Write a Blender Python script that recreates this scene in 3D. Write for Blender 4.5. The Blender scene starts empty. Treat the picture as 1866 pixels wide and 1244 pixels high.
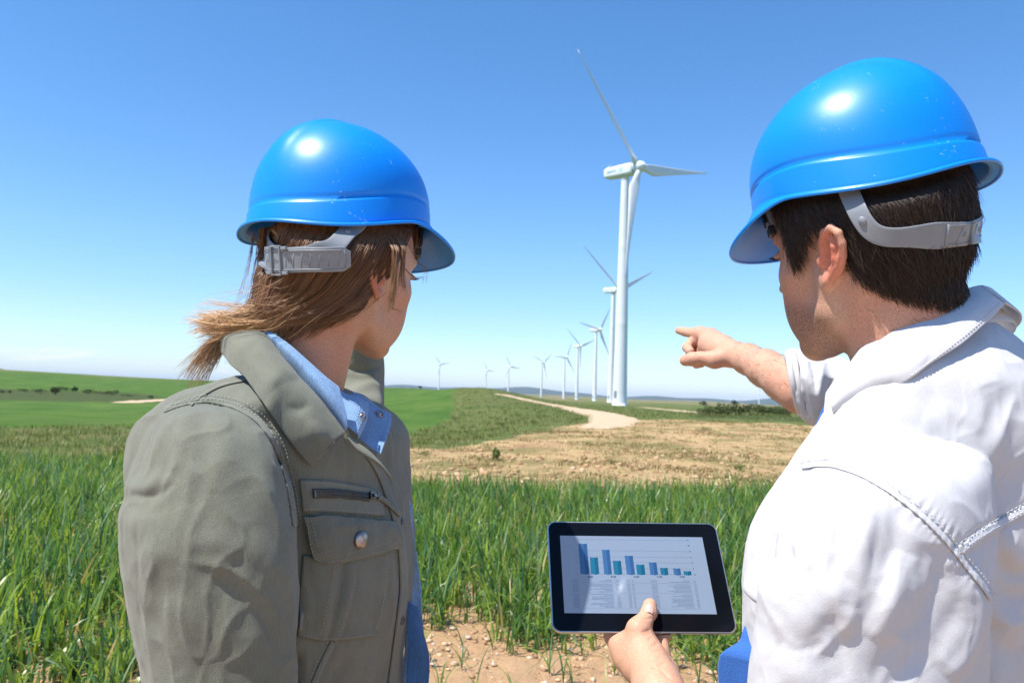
import bpy, bmesh, math, random, os
import numpy as np
from mathutils import Vector, Matrix, noise
from mathutils.bvhtree import BVHTree
R = math.radians
rng = np.random.default_rng(7)
random.seed(7)
sc = bpy.context.scene
col = sc.collection

# ------------------------------------------------------------------ camera
FPX, CXP, CYP = 1451.0, 933.0, 622.0        # focal length and centre in photo pixels (28 mm lens)
CAM = np.array([0.0, 0.0, 1.42])
_p, _r = R(3.87), R(2.0)
_f = np.array([0, math.cos(_p), math.sin(_p)]); _x = np.array([1.0, 0, 0]); _u = np.cross(_x, _f)
CR = math.cos(_r) * _x + math.sin(_r) * _u
CU = -math.sin(_r) * _x + math.cos(_r) * _u
CF = _f
cd = bpy.data.cameras.new("camera"); cam = bpy.data.objects.new("camera", cd); col.objects.link(cam)
m = Matrix.Identity(4)
for i in range(3):
    m[i][0], m[i][1], m[i][2], m[i][3] = CR[i], CU[i], -CF[i], CAM[i]
cam.matrix_world = m
cd.sensor_width = 36; cd.lens = FPX * 36 / 1866; cd.clip_start = 0.05; cd.clip_end = 60000
cd.dof.use_dof = True; cd.dof.focus_distance = 0.95; cd.dof.aperture_fstop = 13
sc.camera = cam

# ------------------------------------------------------------------ daylight
SUN = np.array([-0.42, -0.25, 0.88]); SUN /= np.linalg.norm(SUN)     # direction towards the sun
w = bpy.data.worlds.new("World"); sc.world = w; w.use_nodes = True
nt = w.node_tree; nt.nodes.clear()
def N(nt, t, **kw):
    n = nt.nodes.new(t)
    for k, v in kw.items():
        if k in n.inputs.keys(): n.inputs[k].default_value = v
        else: setattr(n, k, v)
    return n
def L(nt, a, b): nt.links.new(a, b)
sky = N(nt, 'ShaderNodeTexSky', sky_type='NISHITA', sun_disc=False, sun_elevation=math.asin(SUN[2]),
        sun_rotation=math.atan2(SUN[0], SUN[1]), altitude=300, air_density=1.0, dust_density=0.1, ozone_density=5.0)
tc = N(nt, 'ShaderNodeTexCoord')
mp = N(nt, 'ShaderNodeMapping'); mp.inputs['Scale'].default_value = (1, 1, 7)
L(nt, tc.outputs['Generated'], mp.inputs[0])
cn = N(nt, 'ShaderNodeTexNoise', Scale=5.5, Detail=7, Roughness=0.62, Distortion=0.3); L(nt, mp.outputs[0], cn.inputs['Vector'])
cr = N(nt, 'ShaderNodeMapRange'); cr.inputs[1].default_value = 0.57; cr.inputs[2].default_value = 0.72; L(nt, cn.outputs[0], cr.inputs[0])
sx = N(nt, 'ShaderNodeSeparateXYZ'); L(nt, tc.outputs['Generated'], sx.inputs[0])
b1 = N(nt, 'ShaderNodeMapRange'); b1.inputs[1].default_value = 0.0; b1.inputs[2].default_value = 0.012; L(nt, sx.outputs[2], b1.inputs[0])
b2 = N(nt, 'ShaderNodeMapRange'); b2.inputs[1].default_value = 0.055; b2.inputs[2].default_value = 0.02; L(nt, sx.outputs[2], b2.inputs[0])
mm = N(nt, 'ShaderNodeMath', operation='MULTIPLY'); L(nt, b1.outputs[0], mm.inputs[0]); L(nt, b2.outputs[0], mm.inputs[1])
mm2 = N(nt, 'ShaderNodeMath', operation='MULTIPLY'); L(nt, mm.outputs[0], mm2.inputs[0]); L(nt, cr.outputs[0], mm2.inputs[1])
hs = N(nt, 'ShaderNodeHueSaturation', Saturation=1.22, Value=1.12); L(nt, sky.outputs[0], hs.inputs['Color'])
# pale but not burnt-out sky low down
er = N(nt, 'ShaderNodeValToRGB'); er.color_ramp.elements[0].color = (.74, .78, .90, 1); er.color_ramp.elements[1].position = .45; er.color_ramp.elements[1].color = (1.30, 1.12, 1.06, 1)
_e = er.color_ramp.elements.new(.06); _e.color = (.94, .93, 1.0, 1)
_e = er.color_ramp.elements.new(.18); _e.color = (1.15, 1.05, 1.06, 1)
L(nt, sx.outputs[2], er.inputs[0]); em = N(nt, 'ShaderNodeMixRGB', blend_type='MULTIPLY'); em.inputs[0].default_value = 1; L(nt, hs.outputs[0], em.inputs[1]); L(nt, er.outputs[0], em.inputs[2])
mx = N(nt, 'ShaderNodeMixRGB'); mx.inputs[2].default_value = (7.0, 6.8, 7.0, 1)
L(nt, mm2.outputs[0], mx.inputs[0]); L(nt, em.outputs[0], mx.inputs[1])
bg = N(nt, 'ShaderNodeBackground', Strength=0.12); L(nt, mx.outputs[0], bg.inputs[0])
wo = N(nt, 'ShaderNodeOutputWorld'); L(nt, bg.outputs[0], wo.inputs[0])
sd = bpy.data.lights.new("sun", 'SUN'); so = bpy.data.objects.new("sun", sd); col.objects.link(so)
sd.energy = 4.9; sd.angle = R(0.53); sd.color = (1.0, 0.955, 0.89)
so.rotation_euler = Vector(SUN).to_track_quat('Z', 'Y').to_euler(); so.location = (-20, -10, 40)
sc.view_settings.view_transform = 'Standard'; sc.view_settings.look = 'None'
sc.view_settings.exposure = 0.58; sc.view_settings.gamma = 1.0
try:
    sc.cycles.use_adaptive_sampling = True; sc.cycles.max_bounces = 8; sc.cycles.transparent_max_bounces = 8
    sc.cycles.use_denoising = True
except Exception: pass

# ------------------------------------------------------------------ helpers
def P(px, py, d): return CAM + CF * d + CR * ((px - CXP) / FPX * d) + CU * ((CYP - py) / FPX * d)
def proj(p):
    q = np.asarray(p) - CAM; d = q @ CF
    return np.stack([CXP + FPX * (q @ CR) / d, CYP - FPX * (q @ CU) / d], -1)
def ray(px, py):
    v = P(px, py, 1.0) - CAM; return v / np.linalg.norm(v)
def tag(o, label=None, cat=None, group=None, kind=None):
    for k, v in (('label', label), ('category', cat), ('group', group), ('kind', kind)):
        if v: o[k] = v
    return o
def empty(name, loc=(0, 0, 0), rz=0.0):
    o = bpy.data.objects.new(name, None); col.objects.link(o); o.location = loc; o.rotation_euler = (0, 0, rz)
    o.empty_display_size = 0.1; return o
def mesh_obj(name, V, Fc, mat=None, parent=None, smooth=True, world=True):
    """V: (n,3) world points, Fc: (m,k) array or list; parented without moving it."""
    me = bpy.data.meshes.new(name)
    V = np.asarray(V, float)
    if parent is not None and world:
        inv = np.array(wm(parent).inverted()); V = V @ inv[:3, :3].T + inv[:3, 3]
    if isinstance(Fc, np.ndarray):
        me.vertices.add(len(V)); me.vertices.foreach_set('co', V.ravel())
        k = Fc.shape[1]; me.loops.add(Fc.size); me.loops.foreach_set('vertex_index', Fc.ravel().astype(np.int32))
        me.polygons.add(len(Fc)); me.polygons.foreach_set('loop_start', (np.arange(len(Fc)) * k).astype(np.int32))
        me.update(calc_edges=True); me.validate()
    else:
        me.from_pydata([tuple(v) for v in V], [], Fc)
    if smooth: me.polygons.foreach_set('use_smooth', np.ones(len(me.polygons), bool))
    o = bpy.data.objects.new(name, me); col.objects.link(o)
    if mat: me.materials.append(mat)
    if parent is not None: o.parent = parent
    return o
def wm(o):
    M = Matrix.LocRotScale(o.location, o.rotation_euler, o.scale)
    return (wm(o.parent) @ M) if o.parent else M
def merge(parts):
    V = []; Fc = []; n = 0
    for v, f in parts:
        V.append(np.asarray(v, float)); Fc += [tuple(int(i) + n for i in q) for q in f]; n += len(v)
    return np.concatenate(V), Fc
def grid_faces(nu, nv, closed_u=False, closed_v=False):
    f = []
    for i in range(nu if closed_u else nu - 1):
        for j in range(nv if closed_v else nv - 1):
            a = i * nv + j; b = i * nv + (j + 1) % nv; c = ((i + 1) % nu) * nv + (j + 1) % nv; d = ((i + 1) % nu) * nv + j
            f.append((a, b, c, d))
    return f
def unit(v): v = np.asarray(v, float); return v / (np.linalg.norm(v) + 1e-12)
def catmull(pts, n):
    """smooth curve through points; n samples"""
    pts = np.asarray(pts, float); k = len(pts)
    if k == 2: t = np.linspace(0, 1, n)[:, None]; return pts[0] * (1 - t) + pts[1] * t
    q = np.vstack([2 * pts[0] - pts[1], pts, 2 * pts[-1] - pts[-2]])
    s = np.linspace(0, k - 1 - 1e-9, n); i = s.astype(int); t = (s - i)[:, None]
    a, b, c, d = q[i], q[i + 1], q[i + 2], q[i + 3]
    return 0.5 * ((2 * b) + (-a + c) * t + (2 * a - 5 * b + 4 * c - d) * t ** 2 + (-a + 3 * b - 3 * c + d) * t ** 3)
def tube(pts, rad, sides=8, cap=True):
    pts = np.asarray(pts, float); n = len(pts); rad = np.broadcast_to(rad, (n,))
    T = np.gradient(pts, axis=0); T /= np.linalg.norm(T, axis=1)[:, None] + 1e-12
    up = np.array([0, 0, 1.0]) if abs(T[0][2]) < .9 else np.array([1.0, 0, 0])
    V = []
    a = unit(np.cross(T[0], up))
    for i in range(n):
        a = unit(a - T[i] * (a @ T[i])); b = np.cross(T[i], a)
        for k in range(sides):
            t = 2 * math.pi * k / sides; V.append(pts[i] + rad[i] * (math.cos(t) * a + math.sin(t) * b))
    f = grid_faces(n, sides, closed_v=True)
    if cap: f += [tuple(range(sides))[::-1], tuple((n - 1) * sides + k for k in range(sides))]
    return np.array(V), f
def lathe(prof, sides=32, cap=True):
    """prof: list of (radius, z)"""
    V = [(r * math.cos(2 * math.pi * k / sides), r * math.sin(2 * math.pi * k / sides), z) for r, z in prof for k in range(sides)]
    f = grid_faces(len(prof), sides, closed_v=True)
    f = [q[::-1] for q in f]
    if cap: f += [tuple(range(sides))[::-1], tuple((len(prof) - 1) * sides + k for k in range(sides))]
    return np.array(V), f
def box(c, s, Rm=None):
    c = np.array(c, float); s = np.array(s, float) / 2
    V = np.array([(x, y, z) for x in (-1, 1) for y in (-1, 1) for z in (-1, 1)]) * s
    if Rm is not None: V = V @ np.array(Rm).T
    return V + c, [(0, 1, 3, 2), (4, 6, 7, 5), (0, 4, 5, 1), (2, 3, 7, 6), (0, 2, 6, 4), (1, 5, 7, 3)]
def frame(x, y, z): return np.array([x, y, z]).T
def bevel(o, wd, seg=2, ang=30):
    b = o.modifiers.new('bevel', 'BEVEL'); b.width = wd; b.segments = seg; b.limit_method = 'ANGLE'; b.angle_limit = R(ang); return o
def solid(o, t, off=0.0):
    s = o.modifiers.new('solid', 'SOLIDIFY'); s.thickness = t; s.offset = off; return o
def subsurf(o, n=1):
    s = o.modifiers.new('sub', 'SUBSURF'); s.levels = n; s.render_levels = n; return o
def bake(o):
    """apply the modifiers into mesh data (without operators)"""
    dg = bpy.context.evaluated_depsgraph_get(); dg.update()
    me = bpy.data.meshes.new_from_object(o.evaluated_get(dg)); old = o.data
    o.modifiers.clear(); o.data = me; me.name = o.name
    return o
def copy_tree(o, parent=None):
    c = o.copy(); col.objects.link(c); c.parent = parent
    for ch in list(o.children): copy_tree(ch, c)
    return c

# ---- signed distance modelling
def q_ell(p, c, r):
    p = p - np.array(c, np.float32); r = np.array(r, np.float32)
    k0 = np.sqrt(((p / r) ** 2).sum(-1)) + 1e-9; k1 = np.sqrt(((p / (r * r)) ** 2).sum(-1)) + 1e-9
    return k0 * (k0 - 1) / k1
def q_cap(p, a, b, ra, rb):
    a = np.array(a, np.float32); b = np.array(b, np.float32); ab = b - a
    t = np.clip(((p - a) @ ab) / (ab @ ab + 1e-12), 0, 1)
    return np.sqrt(((p - a - t[..., None] * ab) ** 2).sum(-1)) - (ra + (rb - ra) * t)
def q_chain(p, pts, rad, k=0.0):
    d = None
    for i in range(len(pts) - 1):
        e = q_cap(p, pts[i], pts[i + 1], rad[i], rad[i + 1])
        d = e if d is None else (smin(d, e, k) if k else np.minimum(d, e))
    return d
def smin(a, b, k):
    h = np.clip(0.5 + 0.5 * (b - a) / k, 0, 1); return b + (a - b) * h - k * h * (1 - h)
def smax(a, b, k): return -smin(-a, -b, k)
def q_box(p, c, half, Rm=None, r=0.0):
    p = p - np.array(c, np.float32)
    if Rm is not None: p = p @ np.array(Rm, np.float32)
    q = np.abs(p) - (np.array(half, np.float32) - r)
    return np.sqrt((np.maximum(q, 0) ** 2).sum(-1)) + np.minimum(q.max(-1), 0) - r
def surfnet(fn, lo, hi, vox, newton=2):
    lo = np.array(lo, np.float32); hi = np.array(hi, np.float32)
    n = np.ceil((hi - lo) / vox).astype(int) + 1
    ax = [lo[i] + vox * np.arange(n[i], dtype=np.float32) for i in range(3)]
    V = np.empty(n, np.float32)
    step = max(1, int(400000 / (n[1] * n[2])))
    for i in range(0, n[0], step):
        g = np.stack(np.meshgrid(ax[0][i:i + step], ax[1], ax[2], indexing='ij'), -1)
        V[i:i + step] = fn(g.reshape(-1, 3)).reshape(g.shape[:3])
    s = V < 0
    cells = np.zeros(n - 1, int)
    for dx in (0, 1):
        for dy in (0, 1):
            for dz in (0, 1): cells += s[dx:n[0] - 1 + dx, dy:n[1] - 1 + dy, dz:n[2] - 1 + dz]
    act = (cells > 0) & (cells < 8); idx = -np.ones(n - 1, np.int64); ijk = np.argwhere(act); idx[act] = np.arange(len(ijk))
    acc = np.zeros((len(ijk), 3)); cnt = np.zeros(len(ijk))
    I, J, K = ijk.T
    cor = [(a, b, c) for a in (0, 1) for b in (0, 1) for c in (0, 1)]
    for a in cor:
        for ax_ in range(3):
            if a[ax_]: continue
            b = list(a); b[ax_] = 1
            va = V[I + a[0], J + a[1], K + a[2]]; vb = V[I + b[0], J + b[1], K + b[2]]
            mk = (va < 0) != (vb < 0); t = np.where(mk, va / np.where(mk, va - vb, 1), 0)
            pt = np.array(a, float) + t[:, None] * (np.array(b) - np.array(a)); acc[mk] += pt[mk]; cnt[mk] += 1
    W = lo + vox * (ijk + acc / cnt[:, None])
    F_ = []
    for ax_ in range(3):
        o1, o2 = (ax_ + 1) % 3, (ax_ + 2) % 3
        sl0 = [slice(None)] * 3; sl1 = [slice(None)] * 3; sl0[ax_] = slice(0, n[ax_] - 1); sl1[ax_] = slice(1, n[ax_])
        A = s[tuple(sl0)]; B = s[tuple(sl1)]; e = np.argwhere(A != B)
        e = e[(e[:, o1] > 0) & (e[:, o2] > 0) & (e[:, o1] < n[o1] - 1) & (e[:, o2] < n[o2] - 1)]
        if not len(e): continue
        def g(d1, d2):
            q = e.copy(); q[:, o1] -= d1; q[:, o2] -= d2; return idx[q[:, 0], q[:, 1], q[:, 2]]
        Q = np.stack([g(1, 1), g(0, 1), g(0, 0), g(1, 0)], 1)
        fl = A[e[:, 0], e[:, 1], e[:, 2]]
        Q[~fl] = Q[~fl][:, ::-1]; F_.append(Q)
    Fc = np.concatenate(F_)
    W = W.astype(np.float32)
    for _ in range(newton):
        h = vox * 0.3; d = fn(W); G = np.stack([fn(W + np.eye(3, dtype=np.float32)[i] * h) - d for i in range(3)], -1) / h
        gg = (G ** 2).sum(-1); stp = np.clip(d / (gg + 0.05), -vox, vox); W = W - G * stp[:, None] * 0.8
    return W.astype(float), Fc
def pose(loc, yaw, pit, rol):
    cy, sy = math.cos(yaw), math.sin(yaw); cp, sp = math.cos(pit), math.sin(pit); c_, s_ = math.cos(rol), math.sin(rol)
    M = np.array([[cy, -sy, 0], [sy, cy, 0], [0, 0, 1]]) @ np.array([[cp, 0, -sp], [0, 1, 0], [sp, 0, cp]]) @ np.array([[1, 0, 0], [0, c_, -s_], [0, s_, c_]])
    T = np.eye(4); T[:3, :3] = M; T[:3, 3] = loc; return T
def xf(T, v): v = np.asarray(v, float); return v @ T[:3, :3].T + T[:3, 3]
def xi(T, v): v = np.asarray(v, float); return (v - T[:3, 3]) @ T[:3, :3]
def fbm(p, s, oct=3):
    return np.array([noise.fractal(Vector(q) * s, 1.0, 2.0, oct) for q in p])

# ---- materials
MATS = {}
def mat(name, color, rough=0.6, spec=0.5, metal=0.0, noise_amt=0.0, nscale=20, bump=0.0, bscale=200, bdist=0.001, sss=0.0, coat=0.0, transl=0.0, obj=True, detail=4, stretch=None):
    mt = bpy.data.materials.new(name); mt.use_nodes = True; nt = mt.node_tree; b = nt.nodes['Principled BSDF']
    b.inputs['Base Color'].default_value = (*color, 1); b.inputs['Roughness'].default_value = rough
    b.inputs['Specular IOR Level'].default_value = spec; b.inputs['Metallic'].default_value = metal
    b.inputs['Coat Weight'].default_value = coat; b.inputs['Coat Roughness'].default_value = 0.08
    tc = N(nt, 'ShaderNodeTexCoord'); src = tc.outputs['Object']
    if stretch:
        mp = N(nt, 'ShaderNodeMapping'); mp.inputs['Scale'].default_value = stretch; L(nt, src, mp.inputs[0]); src = mp.outputs[0]
    if noise_amt:
        n = N(nt, 'ShaderNodeTexNoise', Scale=nscale, Detail=detail, Roughness=0.6); L(nt, src, n.inputs['Vector'])
        r = N(nt, 'ShaderNodeMapRange'); r.inputs[1].default_value = 0.3; r.inputs[2].default_value = 0.7
        r.inputs[3].default_value = 1 - noise_amt; r.inputs[4].default_value = 1 + noise_amt; L(nt, n.outputs[0], r.inputs[0])
        v = N(nt, 'ShaderNodeVectorMath', operation='SCALE'); v.inputs[0].default_value = color; L(nt, r.outputs[0], v.inputs['Scale'])
        L(nt, v.outputs[0], b.inputs['Base Color'])
    if bump:
        n = N(nt, 'ShaderNodeTexNoise', Scale=bscale, Detail=5, Roughness=0.65); L(nt, src, n.inputs['Vector'])
        bp = N(nt, 'ShaderNodeBump', Strength=bump, Distance=bdist); L(nt, n.outputs[0], bp.inputs['Height']); L(nt, bp.outputs[0], b.inputs['Normal'])
    if sss:
        b.inputs['Subsurface Weight'].default_value = sss; b.inputs['Subsurface Radius'].default_value = (1, 0.35, 0.2); b.inputs['Subsurface Scale'].default_value = 0.006
    if transl:
        t = N(nt, 'ShaderNodeBsdfTranslucent'); t.inputs[0].default_value = (*[min(1, c * 1.6) for c in color], 1)
        ms = N(nt, 'ShaderNodeMixShader'); ms.inputs[0].default_value = transl; out = nt.nodes['Material Output']
        L(nt, b.outputs[0], ms.inputs[1]); L(nt, t.outputs[0], ms.inputs[2]); L(nt, ms.outputs[0], out.inputs[0])
    MATS[name] = mt; return mt
SKIP = os.environ.get('SCENE_SKIP', '')
# ------------------------------------------------------------------ land
def sm(a, b, x): t = np.clip((x - a) / (b - a), 0, 1); return t * t * (3 - 2 * t)
def height(x, y):
    x = np.asarray(x, float); y = np.asarray(y, float); d = np.hypot(x, y) + 1e-6
    t = np.where(y > 0, x / np.maximum(y, 1e-3), np.where(x > 0, 5, -5)); t = np.clip(t, -1.6, 1.6)     # side = px/F
    left = sm(-0.10, -0.33, t)                         # left part of the view
    mid = np.exp(-((t + 0.12) / 0.13) ** 2)
    z = -2.2 * left * sm(30, 130, d) * (1 - sm(170, 420, d)) + left * (4.6 + 2.2 * sm(-.4, -.7, t)) * sm(180, 620, d)
    z += -0.5 * mid * sm(14, 40, d) * (1 - sm(40, 90, d))
    z += 2.3 * np.exp(-((t + 0.035) / 0.075) ** 2) * sm(45, 135, d) * (1 - 0.5 * sm(150, 240, d))        # scrub knoll
    z += 2.6 * np.exp(-((t + 0.15) / 0.10) ** 2) * sm(60, 300, d)
    z += 0.4 * np.exp(-((t - 0.32) / 0.09) ** 2) * np.exp(-((d - 78) / 9) ** 2)                          # low bank right
    z -= 1.1 * sm(120, 400, d) * sm(0.0, 0.1, t)
    z += 9 * np.exp(-((t + 0.68) / 0.055) ** 2) * np.exp(-((d - 1500) / 300) ** 2) * 1.7
    # distant terrain
    far = sm(2500, 7000, d)
    z += far * (28 * (0.5 + 0.5 * np.sin(t * 9 + 1)) + 10 * np.sin(t * 31) ) * sm(-0.2, 0.05, t) * 0.5
    ridge = 0.55 + 0.25 * np.sin(t * 14 + 2.0) + 0.14 * np.sin(t * 37 + .6) + 0.07 * np.sin(t * 81)
    z += np.exp(-((d - 14000) / 1800) ** 2) * 150 * ridge * np.where(t > -.25, 1, .3)
    z += 0.05 * np.sin(x * .9 + np.sin(y * .7)) * np.cos(y * .8) * sm(3, 10, d) * (1 - sm(200, 400, d))
    return z
def ground_at(px, py, dmax=20000):
    """where the line of sight of a photo pixel meets the land"""
    v = ray(px, py); s = np.geomspace(1.5, dmax, 6000); q = CAM + v * s[:, None]
    below = q[:, 2] < height(q[:, 0], q[:, 1]); i = int(np.argmax(below)) if below.any() else len(s) - 1
    return q[i]
def inpoly(x, y, poly):
    c = np.zeros(x.shape, bool); n = len(poly)
    for i in range(n):
        x1, y1 = poly[i]; x2, y2 = poly[(i + 1) % n]
        c ^= ((y1 > y) != (y2 > y)) & (x < (x2 - x1) * (y - y1) / (y2 - y1 + 1e-12) + x1)
    return c
def near_line(x, y, pts):
    best = np.full(x.shape, 1e9)
    for (x1, y1, w1), (x2, y2, w2) in zip(pts[:-1], pts[1:]):
        dx, dy = x2 - x1, y2 - y1; t = np.clip(((x - x1) * dx + (y - y1) * dy) / (dx * dx + dy * dy + 1e-9), 0, 1)
        best = np.minimum(best, np.hypot(x - x1 - t * dx, y - y1 - t * dy) - (w1 + (w2 - w1) * t))
    return best
# track: centre line given by what the photo shows, as ground points with half widths
trk = [(1082, 779, .2), (1108, 774, .7), (1120, 769, 1.0), (1116, 761, 1.25), (1085, 752, 1.5), (1050, 745, 1.7), (1010, 738, 2.0), (990, 733.5, 2.6), (965, 729.5, 4)]
track = []
for a, b, c in trk:
    g = ground_at(a, b); track.append((g[0], g[1], c))
spur = [(*ground_at(1172, 742)[:2], 1.3), (*ground_at(1235, 748)[:2], 1.2), (*ground_at(1283, 752)[:2], .8)]
az = np.concatenate([np.arange(-46, 46, 0.11), np.arange(46, 314, 3.0)]); az = np.radians(az)
dist = np.concatenate([[0.02, 0.3, 0.6, 1.0, 1.5, 2.0, 2.5], np.geomspace(2.9, 20000, 560)])
A, D = np.meshgrid(az, dist, indexing='ij')
GX, GY = D * np.sin(A), D * np.cos(A)
GZ = height(GX, GY)
# small clods and ruts in the bare soil (real relief)
nn = np.array([noise.fractal(Vector((x * 6, y * 6, 0)), 1, 2, 3) if (2.5 < y < 14 and abs(x) < 11) else 0.0 for x, y in zip(GX.ravel(), GY.ravel())]).reshape(GX.shape)
GZ = GZ + nn * 0.018
V = np.stack([GX, GY, GZ], -1).reshape(-1, 3)
nu, nv = len(az), len(dist)
ii, jj = np.meshgrid(np.arange(nu), np.arange(nv - 1), indexing='ij'); i2 = (ii + 1) % nu
FQ = np.stack([ii * nv + jj, i2 * nv + jj, i2 * nv + jj + 1, ii * nv + jj + 1], -1).reshape(-1, 4)[:, ::-1]
T_ = np.clip(GX / np.maximum(GY, 1e-3), -1.5, 1.5)
T_ = np.where(GY > 0, T_, 1.5 * np.sign(GX))
wob = 1.5 * np.sin(GX * .31) + np.sin(GX * .83 + 1) + 1.2 * np.sin(GY * .21)
WHEAT_FAR = lambda t: 11.0 + 3.4 * sm(-.30, -.42, t) + .9 * sm(.1, .3, t)
ch = {}
d_far = WHEAT_FAR(T_)
ch['wheat_soil'] = 1 - sm(-.4, 1.4, D - d_far)
rightside = sm(-0.20, -0.12, T_ - 0.02 * np.sin(D))
dryend = 22 + 45 * sm(-0.10, 0.22, T_)
dry = (1 - sm(dryend * 0.8, dryend * 1.02, D + wob)) * rightside
grn = sm(24, 30, D + wob) * (1 - sm(-0.10, -0.04, T_ + 0.10 * sm(60, 15, D) - 0.02 * sm(120, 400, D)))
grn *= (1 - sm(700, 900, D))
verge = (1 - sm(26, 32, D + wob)) * (1 - dry)
pth = np.maximum(1 - sm(0, 1.2, near_line(GX, GY, track)), 1 - sm(0, .8, near_line(GX, GY, spur)))
lt = [(*ground_at(225, 733)[:2], 1.0), (*ground_at(262, 730.5)[:2], 1.2), (*ground_at(330, 727)[:2], 1.2)]
pth = np.maximum(pth, 0.75 * (1 - sm(0, 3, near_line(GX, GY, lt))))
bnk = np.maximum(np.exp(-((D - 78) / 11) ** 2) * sm(.18, .26, T_), 0)
hedge = sm(138, 165, D + wob) * (1 - sm(225, 260, D + wob)) * (1 - sm(-.48, -.38, T_))
farf = sm(350, 700, D)
o_ = mesh_obj('ground', V, FQ, None)
o_['kind'] = 'structure'
me = o_.data
def put(name, a, b, c, d):
    at = me.color_attributes.new(name, 'FLOAT_COLOR', 'POINT')
    at.data.foreach_set('color', np.stack([a, b, c, d], -1).reshape(-1).astype(np.float32))
put('regA', dry, grn, pth, verge); put('regB', ch['wheat_soil'], np.maximum(bnk, hedge * .8), farf, sm(4500, 8000, D))
mt = bpy.data.materials.new('ground'); mt.use_nodes = True; nt = mt.node_tree; b = nt.nodes['Principled BSDF']
b.inputs['Roughness'].default_value = 0.95; b.inputs['Specular IOR Level'].default_value = 0.15
tc = N(nt, 'ShaderNodeTexCoord'); OC = tc.outputs['Object']
def noi(s, d=5, ro=.6, v=None, dist=0):
    n = N(nt, 'ShaderNodeTexNoise', Scale=s, Detail=d, Roughness=ro, Distortion=dist); L(nt, v or OC, n.inputs['Vector']); return n.outputs[0]
def ramp(src, stops):
    r = N(nt, 'ShaderNodeValToRGB'); e = r.color_ramp.elements
    while len(e) < len(stops): e.new(0.5)
    for k, (p, c) in enumerate(stops): e[k].position = p; e[k].color = (*c, 1)
    L(nt, src, r.inputs[0]); return r.outputs[0]
def mixc(f, a, b_):
    x = N(nt, 'ShaderNodeMixRGB')
    if isinstance(f, float): x.inputs[0].default_value = f
    else: L(nt, f, x.inputs[0])
    L(nt, a, x.inputs[1]); L(nt, b_, x.inputs[2]); return x.outputs[0]
def edge(m_, n_, k=0.5):                      # break a soft region edge up with noise
    a = N(nt, 'ShaderNodeMath', operation='SUBTRACT'); L(nt, n_, a.inputs[0]); a.inputs[1].default_value = 0.5
    c = N(nt, 'ShaderNodeMath', operation='MULTIPLY_ADD'); L(nt, a.outputs[0], c.inputs[0]); c.inputs[1].default_value = k * 2; L(nt, m_, c.inputs[2])
    r = N(nt, 'ShaderNodeMapRange'); r.inputs[1].default_value = .4; r.inputs[2].default_value = .6; L(nt, c.outputs[0], r.inputs[0]); return r.outputs[0]
def attr(n):
    a = N(nt, 'ShaderNodeAttribute', attribute_name=n); s = N(nt, 'ShaderNodeSeparateColor'); L(nt, a.outputs['Color'], s.inputs[0]); return s.outputs[0], s.outputs[1], s.outputs[2], a.outputs['Alpha']
aD, aG, aP, aV = attr('regA'); aW, aB, aF, aH = attr('regB')
fine = noi(14, 8, .7); mid_ = noi(1.1, 7, .65); big = noi(0.09, 5, .6); vbig = noi(0.012, 4, .6); tiny = noi(70, 6, .75)
soil = mixc(fine, ramp(mid_, [(.3, (.46, .265, .13)), (.55, (.56, .345, .18)), (.75, (.63, .42, .24))]), ramp(tiny, [(.3, (.38, .21, .10)), (.6, (.62, .41, .235))]))
dryc = mixc(fine, ramp(mid_, [(.3, (.33, .20, .09)), (.5, (.48, .32, .15)), (.7, (.40, .31, .13))]), ramp(noi(5, 7, .7), [(.3, (.30, .205, .095)), (.6, (.50, .355, .18))]))
dryc = mixc(ramp(noi(.22, 7, .7), [(.48, (0, 0, 0)), (.56, (.85, .85, .85))]), dryc, ramp(fine, [(.3, (.10, .12, .03)), (.65, (.26, .20, .08))]))
dryc = mixc(ramp(noi(.33, 7, .75, dist=.6), [(.54, (0, 0, 0)), (.62, (.65, .65, .65))]), dryc, ramp(fine, [(.3, (.22, .09, .05)), (.65, (.34, .17, .09))]))
st = N(nt, 'ShaderNodeMapping'); st.inputs['Scale'].default_value = (1, .25, 1); L(nt, OC, st.inputs[0])
grc = mixc(noi(2.5, 6, .7), ramp(big, [(.3, (.032, .078, .010)), (.5, (.058, .120, .015)), (.62, (.11, .155, .03)), (.75, (.045, .09, .012))]), ramp(noi(.35, 5, .6, st.outputs[0]), [(.3, (.035, .085, .010)), (.5, (.07, .14, .018)), (.7, (.13, .18, .035))]))
scr = mixc(noi(3, 7, .7), ramp(noi(.5, 6, .7), [(.35, (.055, .085, .016)), (.5, (.11, .14, .03)), (.60, (.19, .17, .06)), (.72, (.30, .22, .11))]), ramp(fine, [(.3, (.05, .085, .018)), (.65, (.13, .15, .045))]))
pc = ramp(noi(1.5, 6, .7), [(.3, (.46, .33, .20)), (.6, (.58, .43, .28)), (.8, (.66, .52, .36))])
frc = ramp(vbig, [(.36, (.05, .085, .02)), (.48, (.075, .12, .03)), (.52, (.30, .20, .11)), (.60, (.36, .26, .15)), (.66, (.07, .11, .03))])
bk = mixc(noi(2.2, 6, .7), ramp(noi(.6, 6, .7), [(.3, (.03, .05, .012)), (.55, (.06, .085, .02)), (.75, (.12, .12, .04))]), ramp(fine, [(.3, (.03, .045, .012)), (.65, (.09, .11, .03))]))
c = scr
c = mixc(edge(aG, big, .25), c, grc)
c = mixc(edge(aV, mid_, .6), c, scr)
c = mixc(edge(aB, mid_, .5), c, bk)
c = mixc(edge(aD, mid_, .8), c, dryc)
c = mixc(edge(aW, mid_, .3), c, soil)
c = mixc(aF, c, mixc(ramp(vbig, [(.45, (0, 0, 0)), (.5, (1, 1, 1))]), grc, frc))
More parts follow.
